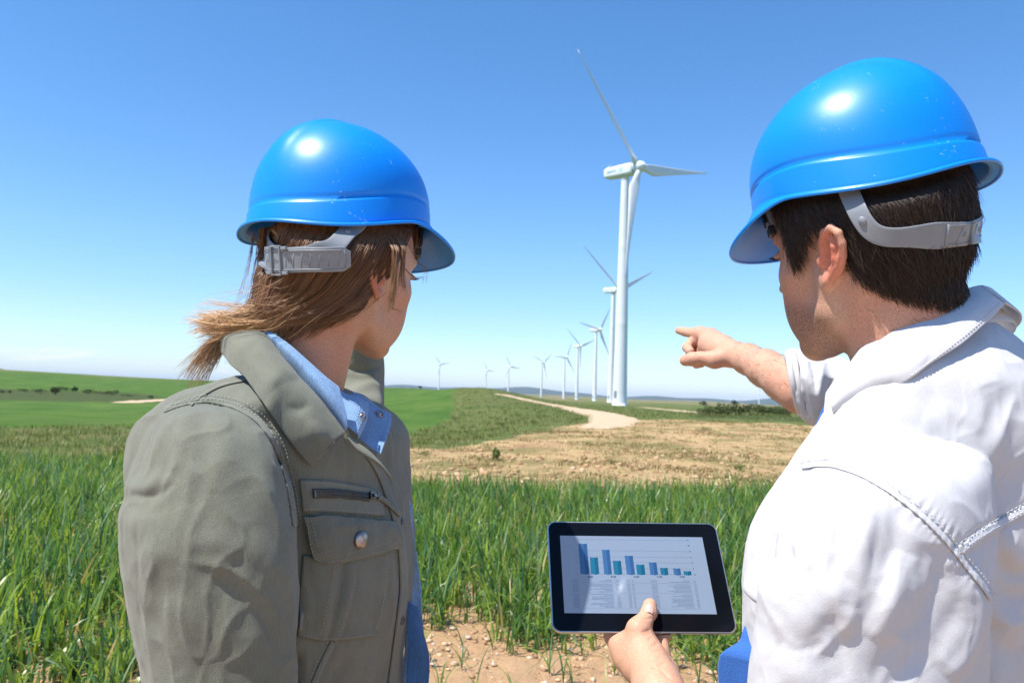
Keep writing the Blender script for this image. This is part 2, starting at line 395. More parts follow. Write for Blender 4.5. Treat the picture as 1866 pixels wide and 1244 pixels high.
mtn = ramp(vbig, [(.3, (.03, .05, .03)), (.7, (.09, .10, .06))]); c = mixc(aH, c, mtn)
c = mixc(edge(aP, mid_, .25), c, pc)
L(nt, c, b.inputs['Base Color'])
bp = N(nt, 'ShaderNodeBump', Strength=0.9, Distance=0.05); L(nt, noi(9, 9, .75), bp.inputs['Height']); L(nt, bp.outputs[0], b.inputs['Normal'])
me.materials.append(mt)

# haze: blueness with distance is real air
if 'haze' not in SKIP:
    hv = box((0, 9000, 100), (46000, 46000, 330)); hz = mesh_obj('haze', *hv, None, smooth=False); hz['kind'] = 'stuff'
    hm = bpy.data.materials.new('haze'); hm.use_nodes = True; hn = hm.node_tree; hn.nodes.clear()
    pv = N(hn, 'ShaderNodeVolumePrincipled'); pv.inputs['Color'].default_value = (.62, .78, 1, 1); pv.inputs['Density'].default_value = 0.000035
    ho = N(hn, 'ShaderNodeOutputMaterial'); L(hn, pv.outputs[0], ho.inputs['Volume']); hz.data.materials.append(hm)

# ------------------------------------------------------------------ wind turbines
white = mat('turbine_white', (.72, .74, .74), .35, .5, noise_amt=.03, nscale=.6)
grey = mat('turbine_grey', (.25, .27, .28), .5); logo = mat('nacelle_blue', (.30, .55, .68), .5)
def make_turbine():
    H = 67.0; root = empty('wind_turbine')
    prof = [(2.15, -1), (2.15, 0), (2.1, 0.3)]
    for k in range(1, 25):
        z = H * k / 24 - 1.2 * (k == 24); prof.append((2.1 - 0.95 * z / H, z))
        if k in (8, 16): prof += [(2.1 - .95 * z / H + .004, z + .05), (2.1 - .95 * z / H + .004, z + .2), (2.1 - .95 * z / H, z + .25)]
    mesh_obj('tower', *lathe(prof, 40), white, root)
    d = box((0, -2.08, 2.2), (0.95, .12, 2.1)); dd = mesh_obj('door', *d, grey, root, smooth=False); bevel(dd, .04)
    hd = empty('head', (0, 0, H)); hd.parent = root
    return root, H
def nacelle_mesh():
    # axis +x is the rotor side; built round the yaw centre
    rows = [(-7.2, 1.1, 1.0, .15), (-7.0, 1.45, 1.35, .1), (-6.4, 1.6, 1.55, .05), (-3, 1.7, 1.7, 0), (0, 1.75, 1.75, 0), (2.2, 1.7, 1.75, 0), (3.0, 1.5, 1.55, 0), (3.25, 1.1, 1.1, 0)]
    V = []; n = 28
    for x, hy, hz, dz in rows:
        for k in range(n):
            t = 2 * math.pi * k / n; c, s = math.cos(t), math.sin(t); e = 0.42
            V.append((x, hy * math.copysign(abs(c) ** e, c), 1.9 + dz + hz * math.copysign(abs(s) ** e, s)))
    f = [q[::-1] for q in grid_faces(len(rows), n, closed_v=True)] + [tuple(range(n)), tuple((len(rows) - 1) * n + k for k in range(n))[::-1]]
    return np.array(V), f
def blade_mesh(Lb):
    V = []; n = 16; S = 26
    for i in range(S):
        u = i / (S - 1); r = 1.2 + u * (Lb - 1.2)
        chord = 1.9 * (1 - sm(0, .2, u)) + sm(0, .2, u) * (3.3 - 2.9 * max(0, (u - .2) / .8) ** .85) if u < .99 else .18
        thick = (1.9 * (1 - sm(0, .18, u)) + sm(0, .18, u) * chord * (.30 - .16 * u)) / 2
        tw = R(22) * (1 - u) ** 2 + R(3)
        for k in range(n):
            a = 2 * math.pi * k / n; xc = math.cos(a) * .5; yc = math.sin(a) * thick * (1 if u < .05 else (.6 + .4 * math.cos(a)) * 1.1)
            off = .18 * sm(0, .2, u); X_ = (xc + off) * chord; Y_ = yc
            V.append((X_ * math.sin(tw) * -1 + Y_ * math.cos(tw) + 0.0006 * r * r, X_ * math.cos(tw) + Y_ * math.sin(tw), r))
    f = grid_faces(S, n, closed_v=True) + [tuple(range(n))[::-1], tuple((S - 1) * n + k for k in range(n))]
    return np.array(V), [q[::-1] for q in f]
H_T = 67.0; LB = 37.0
root, _ = make_turbine()
for o in list(root.children):
    if o.name.startswith('head'): bpy.data.objects.remove(o)
root.name = 'wind_turbine'
nac = mesh_obj('nacelle', nacelle_mesh()[0] + (0, 0, H_T - 1.9 + 0.6), nacelle_mesh()[1], white, root)
v1 = []
for x0, x1, z0, z1 in ((-5.6, -2.2, H_T + .5, H_T + .95), (-1.0, -.7, H_T + .1, H_T + 1.3), (-.5, .1, H_T + .1, H_T + 1.3)):
    for s in (-1, 1): v1.append(box(((x0 + x1) / 2, s * 1.735, (z0 + z1) / 2), (x1 - x0, .03, z1 - z0)))
mesh_obj('emblem', *merge(v1), logo, nac, smooth=False)
mast = merge([tube([(-6.0, .3, H_T + 2.1), (-6.0, .3, H_T + 3.6)], .05, 6), tube([(-6.0, -.5, H_T + 2.1), (-6.0, -.5, H_T + 3.1)], .05, 6), box((-6, -.1, H_T + 2.35), (1.2, 1.4, .3))])
mesh_obj('weather_mast', *mast, white, nac, smooth=False)
hv, hf = lathe([(1.15, -1.3), (1.55, -1.0), (1.75, -.2), (1.7, .6), (1.45, 1.4), (1.0, 2.0), (.5, 2.35), (.1, 2.45)], 28)
rot_ = np.array([[0, 0, 1], [0, 1, 0], [-1, 0, 0]])
hub_c = np.array([4.7, 0, H_T + .75]); tilt = R(-9)
TL = np.array([[math.cos(tilt), 0, math.sin(tilt)], [0, 1, 0], [-math.sin(tilt), 0, math.cos(tilt)]])
hub = mesh_obj('hub', hv @ rot_.T @ TL.T + hub_c, hf, white, root)
bv, bf = blade_mesh(LB)
blades = []
for k in range(3):
    bl = mesh_obj('blade', bv, bf, white, root); bl.location = hub_c; blades.append(bl)
def blade_rot(o, th):
    M = Matrix([list(r_) for r_ in TL]) @ Matrix.Rotation(-th, 3, 'X'); o.rotation_mode = 'XYZ'; o.rotation_euler = M.to_euler()
YAW = R(-46)
#  base pixel, hub height in pixels (gives the distance), blade angle
turb = [(1129, 732.5, 425, 80, 'tall white wind turbine nearest the people, its rotor high above the track'),
        (1112.5, 730, 201, 66, 'second nearest wind turbine, its tower just left of and overlapped by the biggest one'),
        (1083, 728, 126, 38, 'third wind turbine back, with one blade pointing left, one up right, one down right'),
        (1050.5, 726.5, 95, 70, 'fourth wind turbine back, between the turbine with a level left blade and a thinner one'),
        (1027, 725.5, 74, 28, 'fifth wind turbine back, slim with a blade pointing straight left, close beside another'),
        (986, 723, 62, 52, 'wind turbine with a Y-shaped upright rotor standing over the start of the pale track'),
        (925.5, 722, 54, 96, 'small wind turbine behind the scrubby knoll, left of the track, one blade straight right'),
        (885, 716, 41, 92, 'faint small wind turbine beyond the tan slope, the shorter of the two leftmost ones'),
        (799, 712, 48, 80, 'leftmost distant wind turbine, standing on the rise near the woman in the olive jacket'),
        (1383, 738, 34, -30, 'very faint tiny wind turbine on the right horizon under the pointing forearm')]
for i, (bx_, by_, hp, th, lab) in enumerate(turb):
    o = root if i == 0 else copy_tree(root)
    o.name = 'wind_turbine' if i == 0 else 'wind_turbine.%03d' % i
    depth = FPX * H_T / hp
    g = P(bx_, by_, depth); gz = float(height(g[0], g[1]))
    o.location = (g[0], g[1], g[2]) if gz < g[2] else (g[0], g[1], g[2])
    if gz < g[2]:      # plinth reaches the land below
        pass
    o.rotation_euler = (0, 0, YAW)
    tag(o, lab, 'wind turbine', 'wind turbines in a receding row across the farmland')
    k = 0
    for ch_ in o.children:
        if ch_.name.startswith('blade'): blade_rot(ch_, R(th + 120 * k)); k += 1; ch_.scale = (1, 1, 1) if i == 0 else (.95, .95, 1.08 if i == 1 else .87)
# ------------------------------------------------------------------ wheat, grass, stones, shrubs
def leafmat(name, stops, rough=.42, transl=.35, spec=.5):
    mt = bpy.data.materials.new(name); mt.use_nodes = True; nt = mt.node_tree; b = nt.nodes['Principled BSDF']
    g = N(nt, 'ShaderNodeNewGeometry'); r = N(nt, 'ShaderNodeValToRGB'); e = r.color_ramp.elements
    while len(e) < len(stops): e.new(.5)
    for k, (p, c) in enumerate(stops): e[k].position = p; e[k].color = (*c, 1)
    L(nt, g.outputs['Random Per Island'], r.inputs[0]); L(nt, r.outputs[0], b.inputs['Base Color'])
    b.inputs['Roughness'].default_value = rough; b.inputs['Specular IOR Level'].default_value = spec
    t = N(nt, 'ShaderNodeBsdfTranslucent'); hs_ = N(nt, 'ShaderNodeHueSaturation', Value=1.5, Saturation=1.1); hs_.inputs['Hue'].default_value = .485
    L(nt, r.outputs[0], hs_.inputs['Color']); L(nt, hs_.outputs[0], t.inputs[0])
    ms = N(nt, 'ShaderNodeMixShader'); ms.inputs[0].default_value = transl; out = nt.nodes['Material Output']
    L(nt, b.outputs[0], ms.inputs[1]); L(nt, t.outputs[0], ms.inputs[2]); L(nt, ms.outputs[0], out.inputs[0]); return mt
def ribbons(base, az_, h, lean, droop, w0, seg, twist=None):
    """leaf blades; all arguments are arrays of length n"""
    n = len(h); u = np.linspace(0, 1, seg + 1)[None, :]
    dx = np.sin(az_)[:, None]; dy = np.cos(az_)[:, None]
    out = lean[:, None] * u ** 1.8 + droop[:, None] * u ** 3 * .55
    z = h[:, None] * (u - .0 * u) - droop[:, None] * (u ** 3) * .9
    C_ = np.stack([base[:, None, 0] + dx * out, base[:, None, 1] + dy * out, base[:, None, 2] + z], -1)
    ww = w0[:, None] * np.minimum(1, .35 + 2.2 * u) * (1 - u ** 2.2) * .5 + .0003
    tw = (twist if twist is not None else np.zeros(n))[:, None] * u + az_[:, None] + np.pi / 2
    S = np.stack([np.sin(tw), np.cos(tw), 0.25 * np.sin(tw * 3)], -1) * ww[..., None]
    Vv = np.stack([C_ - S, C_ + S], 2).reshape(-1, 3)
    k = (seg + 1) * 2; b = (np.arange(n) * k)[:, None]; j = np.arange(seg)[None, :] * 2
    Fq = np.stack([b + j, b + j + 1, b + j + 3, b + j + 2], -1).reshape(-1, 4)
    return Vv, Fq
def cat_rib(lst):
    V_, F_, n = [], [], 0
    for v, f in lst: V_.append(v); F_.append(f + n); n += len(v)
    return np.concatenate(V_), np.concatenate(F_)
def vnoise(x, y, s, seed=0.0): return np.array([noise.noise(Vector((a * s, b_ * s, seed))) for a, b_ in zip(x, y)])
if 'wheat' not in SKIP:
    n = 36000
    d = np.sqrt(rng.uniform(4.0 ** 2, 15.0 ** 2, n)); a = rng.uniform(R(-41), R(41), n)
    x, y = d * np.sin(a), d * np.cos(a); t = x / y
    nz = vnoise(x, y, .55) + .5 * vnoise(x, y, 1.7, 3)
    near = 3.86 + .2 * np.sin(t * 5 + 1) + .50 * np.exp(-((t + .06) / .055) ** 2) + .34 * np.exp(-((t - .10) / .07) ** 2) - .2 * (t < -.45)
    dens = sm(0, 1.5, d - near + nz * .8) * (nz > -.62) * (1 - sm(-.3, .3, d + .5 * nz - WHEAT_FAR(t)))
    rowm = .72 + .28 * np.cos((x * .9 + y * .25) * 2 * np.pi / .16)
    ok = rng.random(n) < dens * rowm; x, y, d, nz = x[ok], y[ok], d[ok], nz[ok]; n = len(x)
    z = height(x, y); B = np.stack([x, y, z], -1)
    hp = rng.normal(.40, .045, n) * (1 + .12 * nz) * (.72 + .28 * sm(4.3, 6.2, d))
    lst = []
    for k in range(6):
        az_ = rng.uniform(0, 2 * np.pi, n); hf_ = rng.uniform(.45, 1.08, n); h = hp * hf_
        lean = h * rng.uniform(.05, .55, n); drp = np.where(rng.random(n) < .6, h * rng.uniform(.15, 1.15, n), 0)
        base = B + np.stack([rng.normal(0, .022, n), rng.normal(0, .022, n), np.zeros(n)], -1)
        lst.append(ribbons(base, az_, h, lean, drp, rng.uniform(.011, .024, n), 5, rng.normal(0, .9, n)))
    wm_ = leafmat('wheat_leaf', [(0, (.04, .10, .035)), (.22, (.065, .16, .045)), (.42, (.13, .24, .04)), (.65, (.23, .34, .045)), (.82, (.31, .42, .07)), (.88, (.18, .30, .15)), (.945, (.26, .36, .20)), (.96, (.42, .36, .12)), (1, (.55, .38, .15))], .36, .40, .5)
    tag(mesh_obj('wheat', *cat_rib(lst), wm_), 'dense young green wheat with long narrow leaves', 'wheat', kind='stuff')
    # a few isolated young plants on the bare strip
    lst = []; n = 130; d = rng.uniform(3.7, 5.4, n); a = rng.uniform(R(-38), R(38), n); x, y = d * np.sin(a), d * np.cos(a); B = np.stack([x, y, height(x, y)], -1)
    for k in range(5):
        h = rng.uniform(.10, .36, n); lst.append(ribbons(B, rng.uniform(0, 6.28, n), h, h * rng.uniform(.2, .9, n), h * rng.uniform(0, .8, n), rng.uniform(.006, .011, n), 6, rng.normal(0, .8, n)))
    tag(mesh_obj('wheat', *cat_rib(lst), wm_), 'scattered single wheat plants on the bare soil', 'wheat', kind='stuff')
    # rough grass and weeds between the wheat and the hills
    lst1 = []; lst2 = []; lst3 = []
    n = 30000; d = np.exp(rng.uniform(math.log(11), math.log(150), n)); a = rng.uniform(R(-38), R(38), n); x, y = d * np.sin(a), d * np.cos(a); t = x / y
    nz = vnoise(x, y, .16) + .5 * vnoise(x, y, .6, 5)
    dry_end = 22 + 45 * sm(-.10, .22, t); isdry = (t > -.19) & (d < dry_end)
    isgrn = (d > 27) & (t < -.07 - .10 * sm(60, 15, d)); trk_ = near_line(x, y, track) < .4; sp_ = near_line(x, y, spur) < .4
    keep = ~isgrn & ~trk_ & ~sp_ & np.where(isdry, (nz > .12) | (rng.random(n) < .14), rng.random(n) < .9)
    x, y, d, nz, isdry = x[keep], y[keep], d[keep], nz[keep], isdry[keep]; z = height(x, y); n = len(x); B = np.stack([x, y, z], -1)
    kind = np.where(isdry, np.where(rng.random(n) < .45, 2, np.where(rng.random(n) < .5, 1, 0)), np.where(rng.random(n) < .14, 1, 0))
    for q, out in ((0, lst1), (1, lst2), (2, lst3)):
        mk = kind == q
        for k in range(6):
            nn_ = mk.sum(); s_ = (.5 + .5 * sm(10, 60, d[mk]))
            h = rng.uniform(.06, .26, nn_) * np.where(isdry[mk], .6, 1.0) * s_ * 1.3
            bs = B[mk] + np.stack([rng.normal(0, .09, nn_), rng.normal(0, .09, nn_), np.zeros(nn_)], -1)
            out.append(ribbons(bs, rng.uniform(0, 6.28, nn_), h, h * rng.uniform(.1, .9, nn_), h * .2, rng.uniform(.01, .028, nn_) * s_ * 1.5, 2))
    for lst, c, lab in ((lst1, [(0, (.05, .085, .014)), (.5, (.11, .155, .03)), (.8, (.18, .20, .05)), (1, (.26, .23, .09))], 'rough green grass between the wheat and the track'),
                        (lst2, [(0, (.20, .17, .07)), (.5, (.34, .28, .13)), (1, (.46, .38, .20))], 'dry straw coloured grass on the verge and fallow field'),
                        (lst3, [(0, (.17, .07, .035)), (.5, (.24, .15, .06)), (1, (.12, .14, .04))], 'rusty red weeds scattered over the fallow field')):
        tag(mesh_obj('grass', *cat_rib(lst), leafmat('grass_leaf', c, .7, .25, .2)), lab, 'grass', kind='stuff')
# stones and clods
def clods(n, dmin, dmax, smin_, smax_, seed, flat=.7, cond=None, amax=R(40)):
    r_ = np.random.default_rng(seed); d = np.sqrt(r_.uniform(dmin ** 2, dmax ** 2, n)) if dmax < 14 else np.exp(r_.uniform(math.log(dmin), math.log(dmax), n))
    a = r_.uniform(-amax, amax, n); x, y = d * np.sin(a), d * np.cos(a)
    ok = cond(x, y, d) if cond else np.ones(n, bool); x, y, d = x[ok], y[ok], d[ok]; n = len(x)
    bm = bmesh.new(); bmesh.ops.create_icosphere(bm, subdivisions=1, radius=1); bv = np.array([v.co[:] for v in bm.verts]); bf_ = np.array([[v.index for v in f.verts] for f in bm.faces]); bm.free()
    s = smin_ * (smax_ / smin_) ** (r_.random(n) ** 2.2)
    sc3 = s[:, None] * np.stack([r_.uniform(.7, 1.35, n), r_.uniform(.7, 1.35, n), flat * r_.uniform(.6, 1.1, n)], -1)
    jit = 1 + r_.normal(0, .17, (n, len(bv), 1)); vv = bv[None] * jit * sc3[:, None]
    ang = r_.uniform(0, 6.28, n); c_, s_ = np.cos(ang)[:, None], np.sin(ang)[:, None]
    vv = np.stack([vv[..., 0] * c_ - vv[..., 1] * s_, vv[..., 0] * s_ + vv[..., 1] * c_, vv[..., 2]], -1)
    vv += np.stack([x, y, height(x, y) + s * .15], -1)[:, None]
    f = (bf_[None] + (np.arange(n) * len(bv))[:, None, None]).reshape(-1, 3)
    return vv.reshape(-1, 3), f
def rockmat(name, stops):
    mt = bpy.data.materials.new(name); mt.use_nodes = True; nt = mt.node_tree; b = nt.nodes['Principled BSDF']
    g = N(nt, 'ShaderNodeNewGeometry'); r = N(nt, 'ShaderNodeValToRGB'); e = r.color_ramp.elements
    while len(e) < len(stops): e.new(.5)
    for k, (p, c) in enumerate(stops): e[k].position = p; e[k].color = (*c, 1)
    L(nt, g.outputs['Random Per Island'], r.inputs[0]); L(nt, r.outputs[0], b.inputs['Base Color']); b.inputs['Roughness'].default_value = .9; b.inputs['Specular IOR Level'].default_value = .2
    return mt
rk = rockmat('gravel', [(0, (.34, .205, .11)), (.4, (.50, .32, .18)), (.75, (.62, .45, .28)), (.9, (.55, .40, .33)), (1, (.70, .60, .48))])
tag(mesh_obj('gravel', *clods(15000, 3.2, 7.0, .003, .024, 3), rk, smooth=False), 'loose gravel and small clods on the bare soil', 'gravel', kind='stuff')
rk2 = rockmat('clods', [(0, (.24, .135, .065)), (.35, (.40, .245, .125)), (.75, (.54, .35, .19)), (1, (.62, .45, .28))])
indry = lambda x, y, d: (x / y > -.19) & (d < 20 + 42 * sm(-.1, .22, x / y)) & (near_line(x, y, track) > .5)
tag(mesh_obj('clods', *clods(17000, 10.6, 62, .008, .085, 5, .6, indry), rk2, smooth=False), 'dry earth clods on the fallow field', 'soil clods', kind='stuff')
# shrubs: foliage of many small leaves round a few stems
def shrub(name, px, py, wpx, hpx, label, cat, group=None, cols=None, n=500, dist=None, seed=0, upright=0.0, blobs=5):
    g = ground_at(px, py) if dist is None else P(px, py, dist)
    d = (g - CAM) @ CF; W = wpx * d / FPX; Hh = hpx * d / FPX; r_ = np.random.default_rng(seed)
    gz = g[2] if cat != 'bush' else float(height(g[0], g[1])); g = np.array([g[0], g[1], gz])
    cs = [(r_.normal(0, .26) * W, r_.normal(0, .26) * W, Hh * r_.uniform(.35, .68)) for _ in range(blobs)]
    pts = []
    for k in range(n):
        c_ = cs[k % blobs]; v = r_.normal(0, 1, 3); v /= np.linalg.norm(v); rr = r_.uniform(.55, 1.05)
        q = np.array(c_) + v * rr * np.array([W * .26, W * .26, Hh * .36]); q[2] = min(max(q[2], .02 * Hh), Hh * r_.uniform(.92, 1.06)); pts.append(q)
    pts = np.array(pts); s = Hh * .075 * (500 / n) ** .35; V_ = []; F_ = []
    for i, q in enumerate(pts):
        a = unit(r_.normal(0, 1, 3)); b = unit(np.cross(a, r_.normal(0, 1, 3))); k = len(V_); s2 = s * r_.uniform(.6, 1.4)
        V_ += [q - a * s2, q + b * s2 * .55, q + a * s2, q - b * s2 * .55]; F_.append((k, k + 1, k + 2, k + 3))
    root = empty(name, (g[0], g[1], gz)); tag(root, label, cat, group)
    lm = leafmat('shrub_leaf', cols or [(0, (.02, .03, .008)), (.5, (.045, .055, .016)), (1, (.10, .10, .03))], .7, .15, .2)
    mesh_obj('foliage', np.array(V_) + (g[0], g[1], gz), F_, lm, root, smooth=False)
    st_ = []
    for c_ in cs: st_.append(tube(catmull([(g[0], g[1], gz - .1), (g[0] + c_[0] * .4, g[1] + c_[1] * .4, gz + c_[2] * .5), (g[0] + c_[0], g[1] + c_[1], gz + c_[2])], 5), np.linspace(.025, .008, 5) * Hh, 5))
    mesh_obj('stem', *merge(st_), MATS.get('bark') or mat('bark', (.09, .06, .04), .9), root)
    return root
if 'shrub' not in SKIP:
    gS = 'dark shrubs along the hedgerow between the left green fields'
    for i, (px, py, w_, h_, lab) in enumerate([
        (5, 716, 9, 6, 'small dark shrub at the far left end of the hedgerow'), (18, 716, 9, 6, 'low brownish shrub second from the left end of the hedgerow'),
        (45, 714, 26, 7, 'low wide olive shrub in the left half of the hedgerow'), (75, 717, 24, 10, 'medium olive shrub just left of the darkest bush in the hedgerow'),
        (100, 719, 20, 14, 'darkest large shrub near the middle of the hedgerow'), (113, 713, 20, 10, 'bushy dark shrub right behind the darkest hedgerow bush'),
        (134, 713, 11, 10, 'single round dark green shrub just right of the hedgerow middle'), (162, 718, 26, 10, 'mottled olive shrub right of the round dark one'),
        (188, 718, 22, 8, 'orange tinged low shrub in the right half of the hedgerow'), (204, 720, 22, 10, 'rusty brown shrub with dark base in the right half of the hedgerow'),
        (235, 723, 30, 6, 'very low spreading shrub toward the right end of the hedgerow'), (275, 726, 11, 6, 'small dark shrub beside the pale track at the right end of the hedgerow')]):
        cols = [(0, (.012, .02, .006)), (.5, (.03, .042, .012)), (1, (.07, .08, .025))] if 'dark' in lab else ([(0, (.05, .045, .015)), (.5, (.09, .08, .03)), (1, (.16, .10, .05))] if ('orange' in lab or 'rusty' in lab or 'brown' in lab) else None)
        shrub('shrub', px, py, w_, h_, lab, 'shrub', gS, cols, 360, seed=i)
    gB = 'low bushes on the bank behind the fallow field'
    for i, (px, w_, h_, lab) in enumerate([(1283, 34, 10, 'low bush at the left end of the grassy bank beside the pale spur'), (1303, 38, 15, 'green bush second from the left end of the grassy bank'),
        (1325, 42, 17, 'tallest wide bush on the bank, just right of below the left horizon tree'), (1347, 38, 14, 'rounded bush on the bank directly under the right horizon tree'), (1368, 40, 16, 'dark bush on the bank in line with the very faint turbine'),
        (1391, 42, 14, 'low spreading bush on the bank just right of the very faint turbine'), (1414, 40, 15, 'green bush on the bank below the lower edge of the pointing forearm'), (1438, 38, 12, 'bush at the right end of the bank, touching the rolled white sleeve')]):
        shrub('bush', px, 757 + random.uniform(-3, 2), w_, h_ * 1.35, lab, 'bush', gB, [(0, (.025, .045, .01)), (.5, (.05, .075, .018)), (1, (.11, .125, .04))], 460, dist=74 + random.uniform(-2, 4), seed=40 + i)
    for i, (px, py, w_, h_, lab, dd) in enumerate([
        (1281, 739, 14, 10, 'small tree on the right horizon, left one of a pair above the bank', 420), (1336, 739, 17, 11, 'small tree on the right horizon, right one of a pair above the bank', 420),
        (738, 711, 13, 5, 'low dark tree on the skyline just right of the raised olive sleeve', 620), (752, 710, 9, 4, 'dark tree clump on the skyline, middle of three beside the green field', 620), (767, 708, 8, 6, 'rounded dark tree on the skyline, rightmost of three beside the green field', 620),
        (112, 683, 16, 3.5, 'low dark tree on the left skyline, the larger one', 700), (140, 684.5, 9, 3, 'small dark tree on the left skyline, right of the larger one', 700),
        (231, 689.5, 6, 3, 'tiny dark tree on the left skyline above the hedgerow end', 700), (250, 690.5, 8, 3, 'tiny wide dark tree on the left skyline nearest the woman', 700)]):
        shrub('tree', px, py, w_, h_, lab, 'tree', None, [(0, (.015, .025, .01)), (.5, (.03, .045, .018)), (1, (.05, .065, .025))], 260, dist=dd, seed=80 + i)
    wc = [(0, (.05, .09, .015)), (.5, (.10, .15, .03)), (1, (.20, .20, .06))]
    for i, (px, py, w_, h_, lab) in enumerate([
        (905, 838, 20, 22, 'taller green weed clump standing in the fallow soil left of the tablet'), (917, 778, 22, 9, 'low green weed on the fallow edge beyond the tall weed clump'),
        (1283, 755 + 30, 26, 8, 'flat green weed under the pointing hand in the fallow field'), (1352, 858, 34, 14, 'spreading green weed in the soil by the white shirt'),
        (975, 772, 14, 7, 'small dark weed at the edge of the grass knoll'), (780, 830, 26, 10, 'small yellowish weed on the soil just right of the olive jacket'), (1112, 845, 12, 8, 'tiny weed alone in the soil above the tablet')]):
        shrub('weed', px, py, w_, h_, lab, 'weed', None, wc, 420, seed=120 + i)
# ------------------------------------------------------------------ people: heads
def head_sdf(p, fem=False, ears=(1, -1)):
    """p in head space: origin between the ear canals, x to the face, y to the left ear, z up"""
    p = p.astype(np.float32); q = p.copy(); q[:, 1] = np.abs(q[:, 1])
    d = q_ell(p, (-.004, 0, .048), (.088, .073, .084))
    d = smin(d, q_ell(p, (-.040, 0, .02), (.048, .059, .062)), .02)
    d = smin(d, q_ell(p, (.032, 0, .018), (.060, .063, .070)), .02)                        # upper face
    d = smin(d, q_ell(p, (.045, 0, -.045), (.046, .044, .060)), .025)                       # lower face
    jw, jr = (.050, .013) if fem else (.056, .016)
    d = smin(d, q_chain(q, [(.000, jw + .002, -.02), (.008, jw - .002, -.058), (.040, .036, -.088), (.070, .010, -.103)], [jr, jr, jr, jr + .001], .01), .024)
    d = smin(d, q_ell(p, (.073 if fem else .077, 0, -.099), (.013, .019, .015)), .016)                       # chin
    d = smin(d, q_ell(q, (.052, .043, -.014), (.024, .020, .017)), .022)                    # cheekbone
    d = smin(d, q_ell(q, (.050, .036, -.055), (.030, .023, .036)), .024)                    # cheek
    d = smin(d, q_cap(q, (.080, .034, .030), (.087, .010, .026), .009, .008), .014)         # brow
    d = smax(d, -q_ell(q, (.099, .031, .010), (.021, .018, .013)), .012)                    # eye hollow
    d = smin(d, q_ell(q, (.072, .031, .010), (.0145, .0145, .0125)), .003)                  # closed-ish lid over the eye
    d = smin(d, q_cap(q, (.085, .017, .012), (.083, .045, .010), .0028, .0022), .006)
    d = smin(d, q_cap(p, (.088, 0, .018), (.108, 0, -.026), .006, .0095), .012)             # nose
    d = smin(d, q_ell(q, (.102, .011, -.031), (.010, .0065, .0065)), .007)
    d = smin(d, q_cap(q, (.093, .004, -.053), (.083, .022, -.057), .0058, .0028), .006)     # lips
    d = smin(d, q_cap(q, (.092, .003, -.063), (.083, .020, -.059), .0062, .0028), .005)
    # neck
    nr = .049 if fem else .061
    d = smin(d, q_cap(p, (-.028, 0, -.02), (-.052, 0, -.20), nr, nr - .003), .028)
    d = smin(d, q_cap(q, (-.030, .050, -.035), (.0, .018, -.175), .012, .010), .02)         # neck muscle
    if not fem: d = smin(d, q_ell(p, (.008, 0, -.135), (.014, .010, .016)), .014)
    return d
def ear_sdf(p, fem=False):
    """ear on the +y side; thin shell with rolled rim, standing off the skull"""
    s = .92 if fem else 1.03
    p = p.astype(np.float32)
    o = np.array([-.004, .0775, .004], np.float32)
    # ear frame: e1 back/outward, e2 up (leaning back), e3 normal outward
    e2 = unit([-.26, .10, 1]); e1 = unit(np.array([-.985, .17, 0]) - e2 * np.dot([-.985, .17, 0], e2)); e3 = unit(np.cross(e2, e1)); e3 = e3 if e3[1] > 0 else -e3
    q = (p - o) @ np.stack([e1, e2, e3], 1).astype(np.float32) / s
    rimp = [(.001, .006, .0), (.001, .016, .001), (.005, .027, .002), (.014, .033, .002), (.024, .029, .002), (.0285, .019, .001), (.0275, .006, 0), (.0225, -.006, 0), (.0155, -.016, 0), (.0105, -.024, .000)]
    d = q_chain(q, rimp, [.0030, .0032, .0036, .0038, .0038, .0036, .0034, .0032, .0036, .0048], .002)
    plate = q_ell(q, (.0135, .007, -.0035), (.0165, .027, .0036))
    d = smin(d, plate, .003)
    d = smin(d, q_ell(q, (.0065, -.0255, -.001), (.0082, .0095, .0042)), .004)              # lobe
    d = smin(d, q_chain(q, [(.009, .024, -.001), (.0175, .014, .001), (.0185, .002, .001), (.0130, -.009, .001)], [.0022, .0028, .003, .0026], .002), .004)   # antihelix
    d = smin(d, q_ell(q, (.0005, -.004, .0015), (.0042, .0065, .0035)), .003)               # tragus
    d = smax(d, -q_ell(q, (.0085, .000, .0035), (.0075, .0110, .0062)), .002)                # bowl
    d = smin(d, q_cap(q, (.001, .018, -.007), (.003, -.020, -.007), .0065, .0065), .005)      # root
    return d * s
def head_full(p, fem=False):
    d = head_sdf(p, fem)
    e = ear_sdf(p * np.array([1, 1, 1], np.float32), fem); e2 = ear_sdf(p * np.array([1, -1, 1], np.float32), fem)
    return smin(d, np.minimum(e, e2), .004)
MAN_HAT = pose((.3723, .8288, 1.6422), 2.1824, -.2347, -.1622)
WOM_HAT = pose((-.2253, .9979, 1.6171), .8615, -.0585, -.0072)
MAN_HEAD = pose((.3638, .8226, 1.5817), 2.1087, .0153, -.2466)
WOM_HEAD = pose((-.2052, .9775, 1.5643), .894, .015, .218)
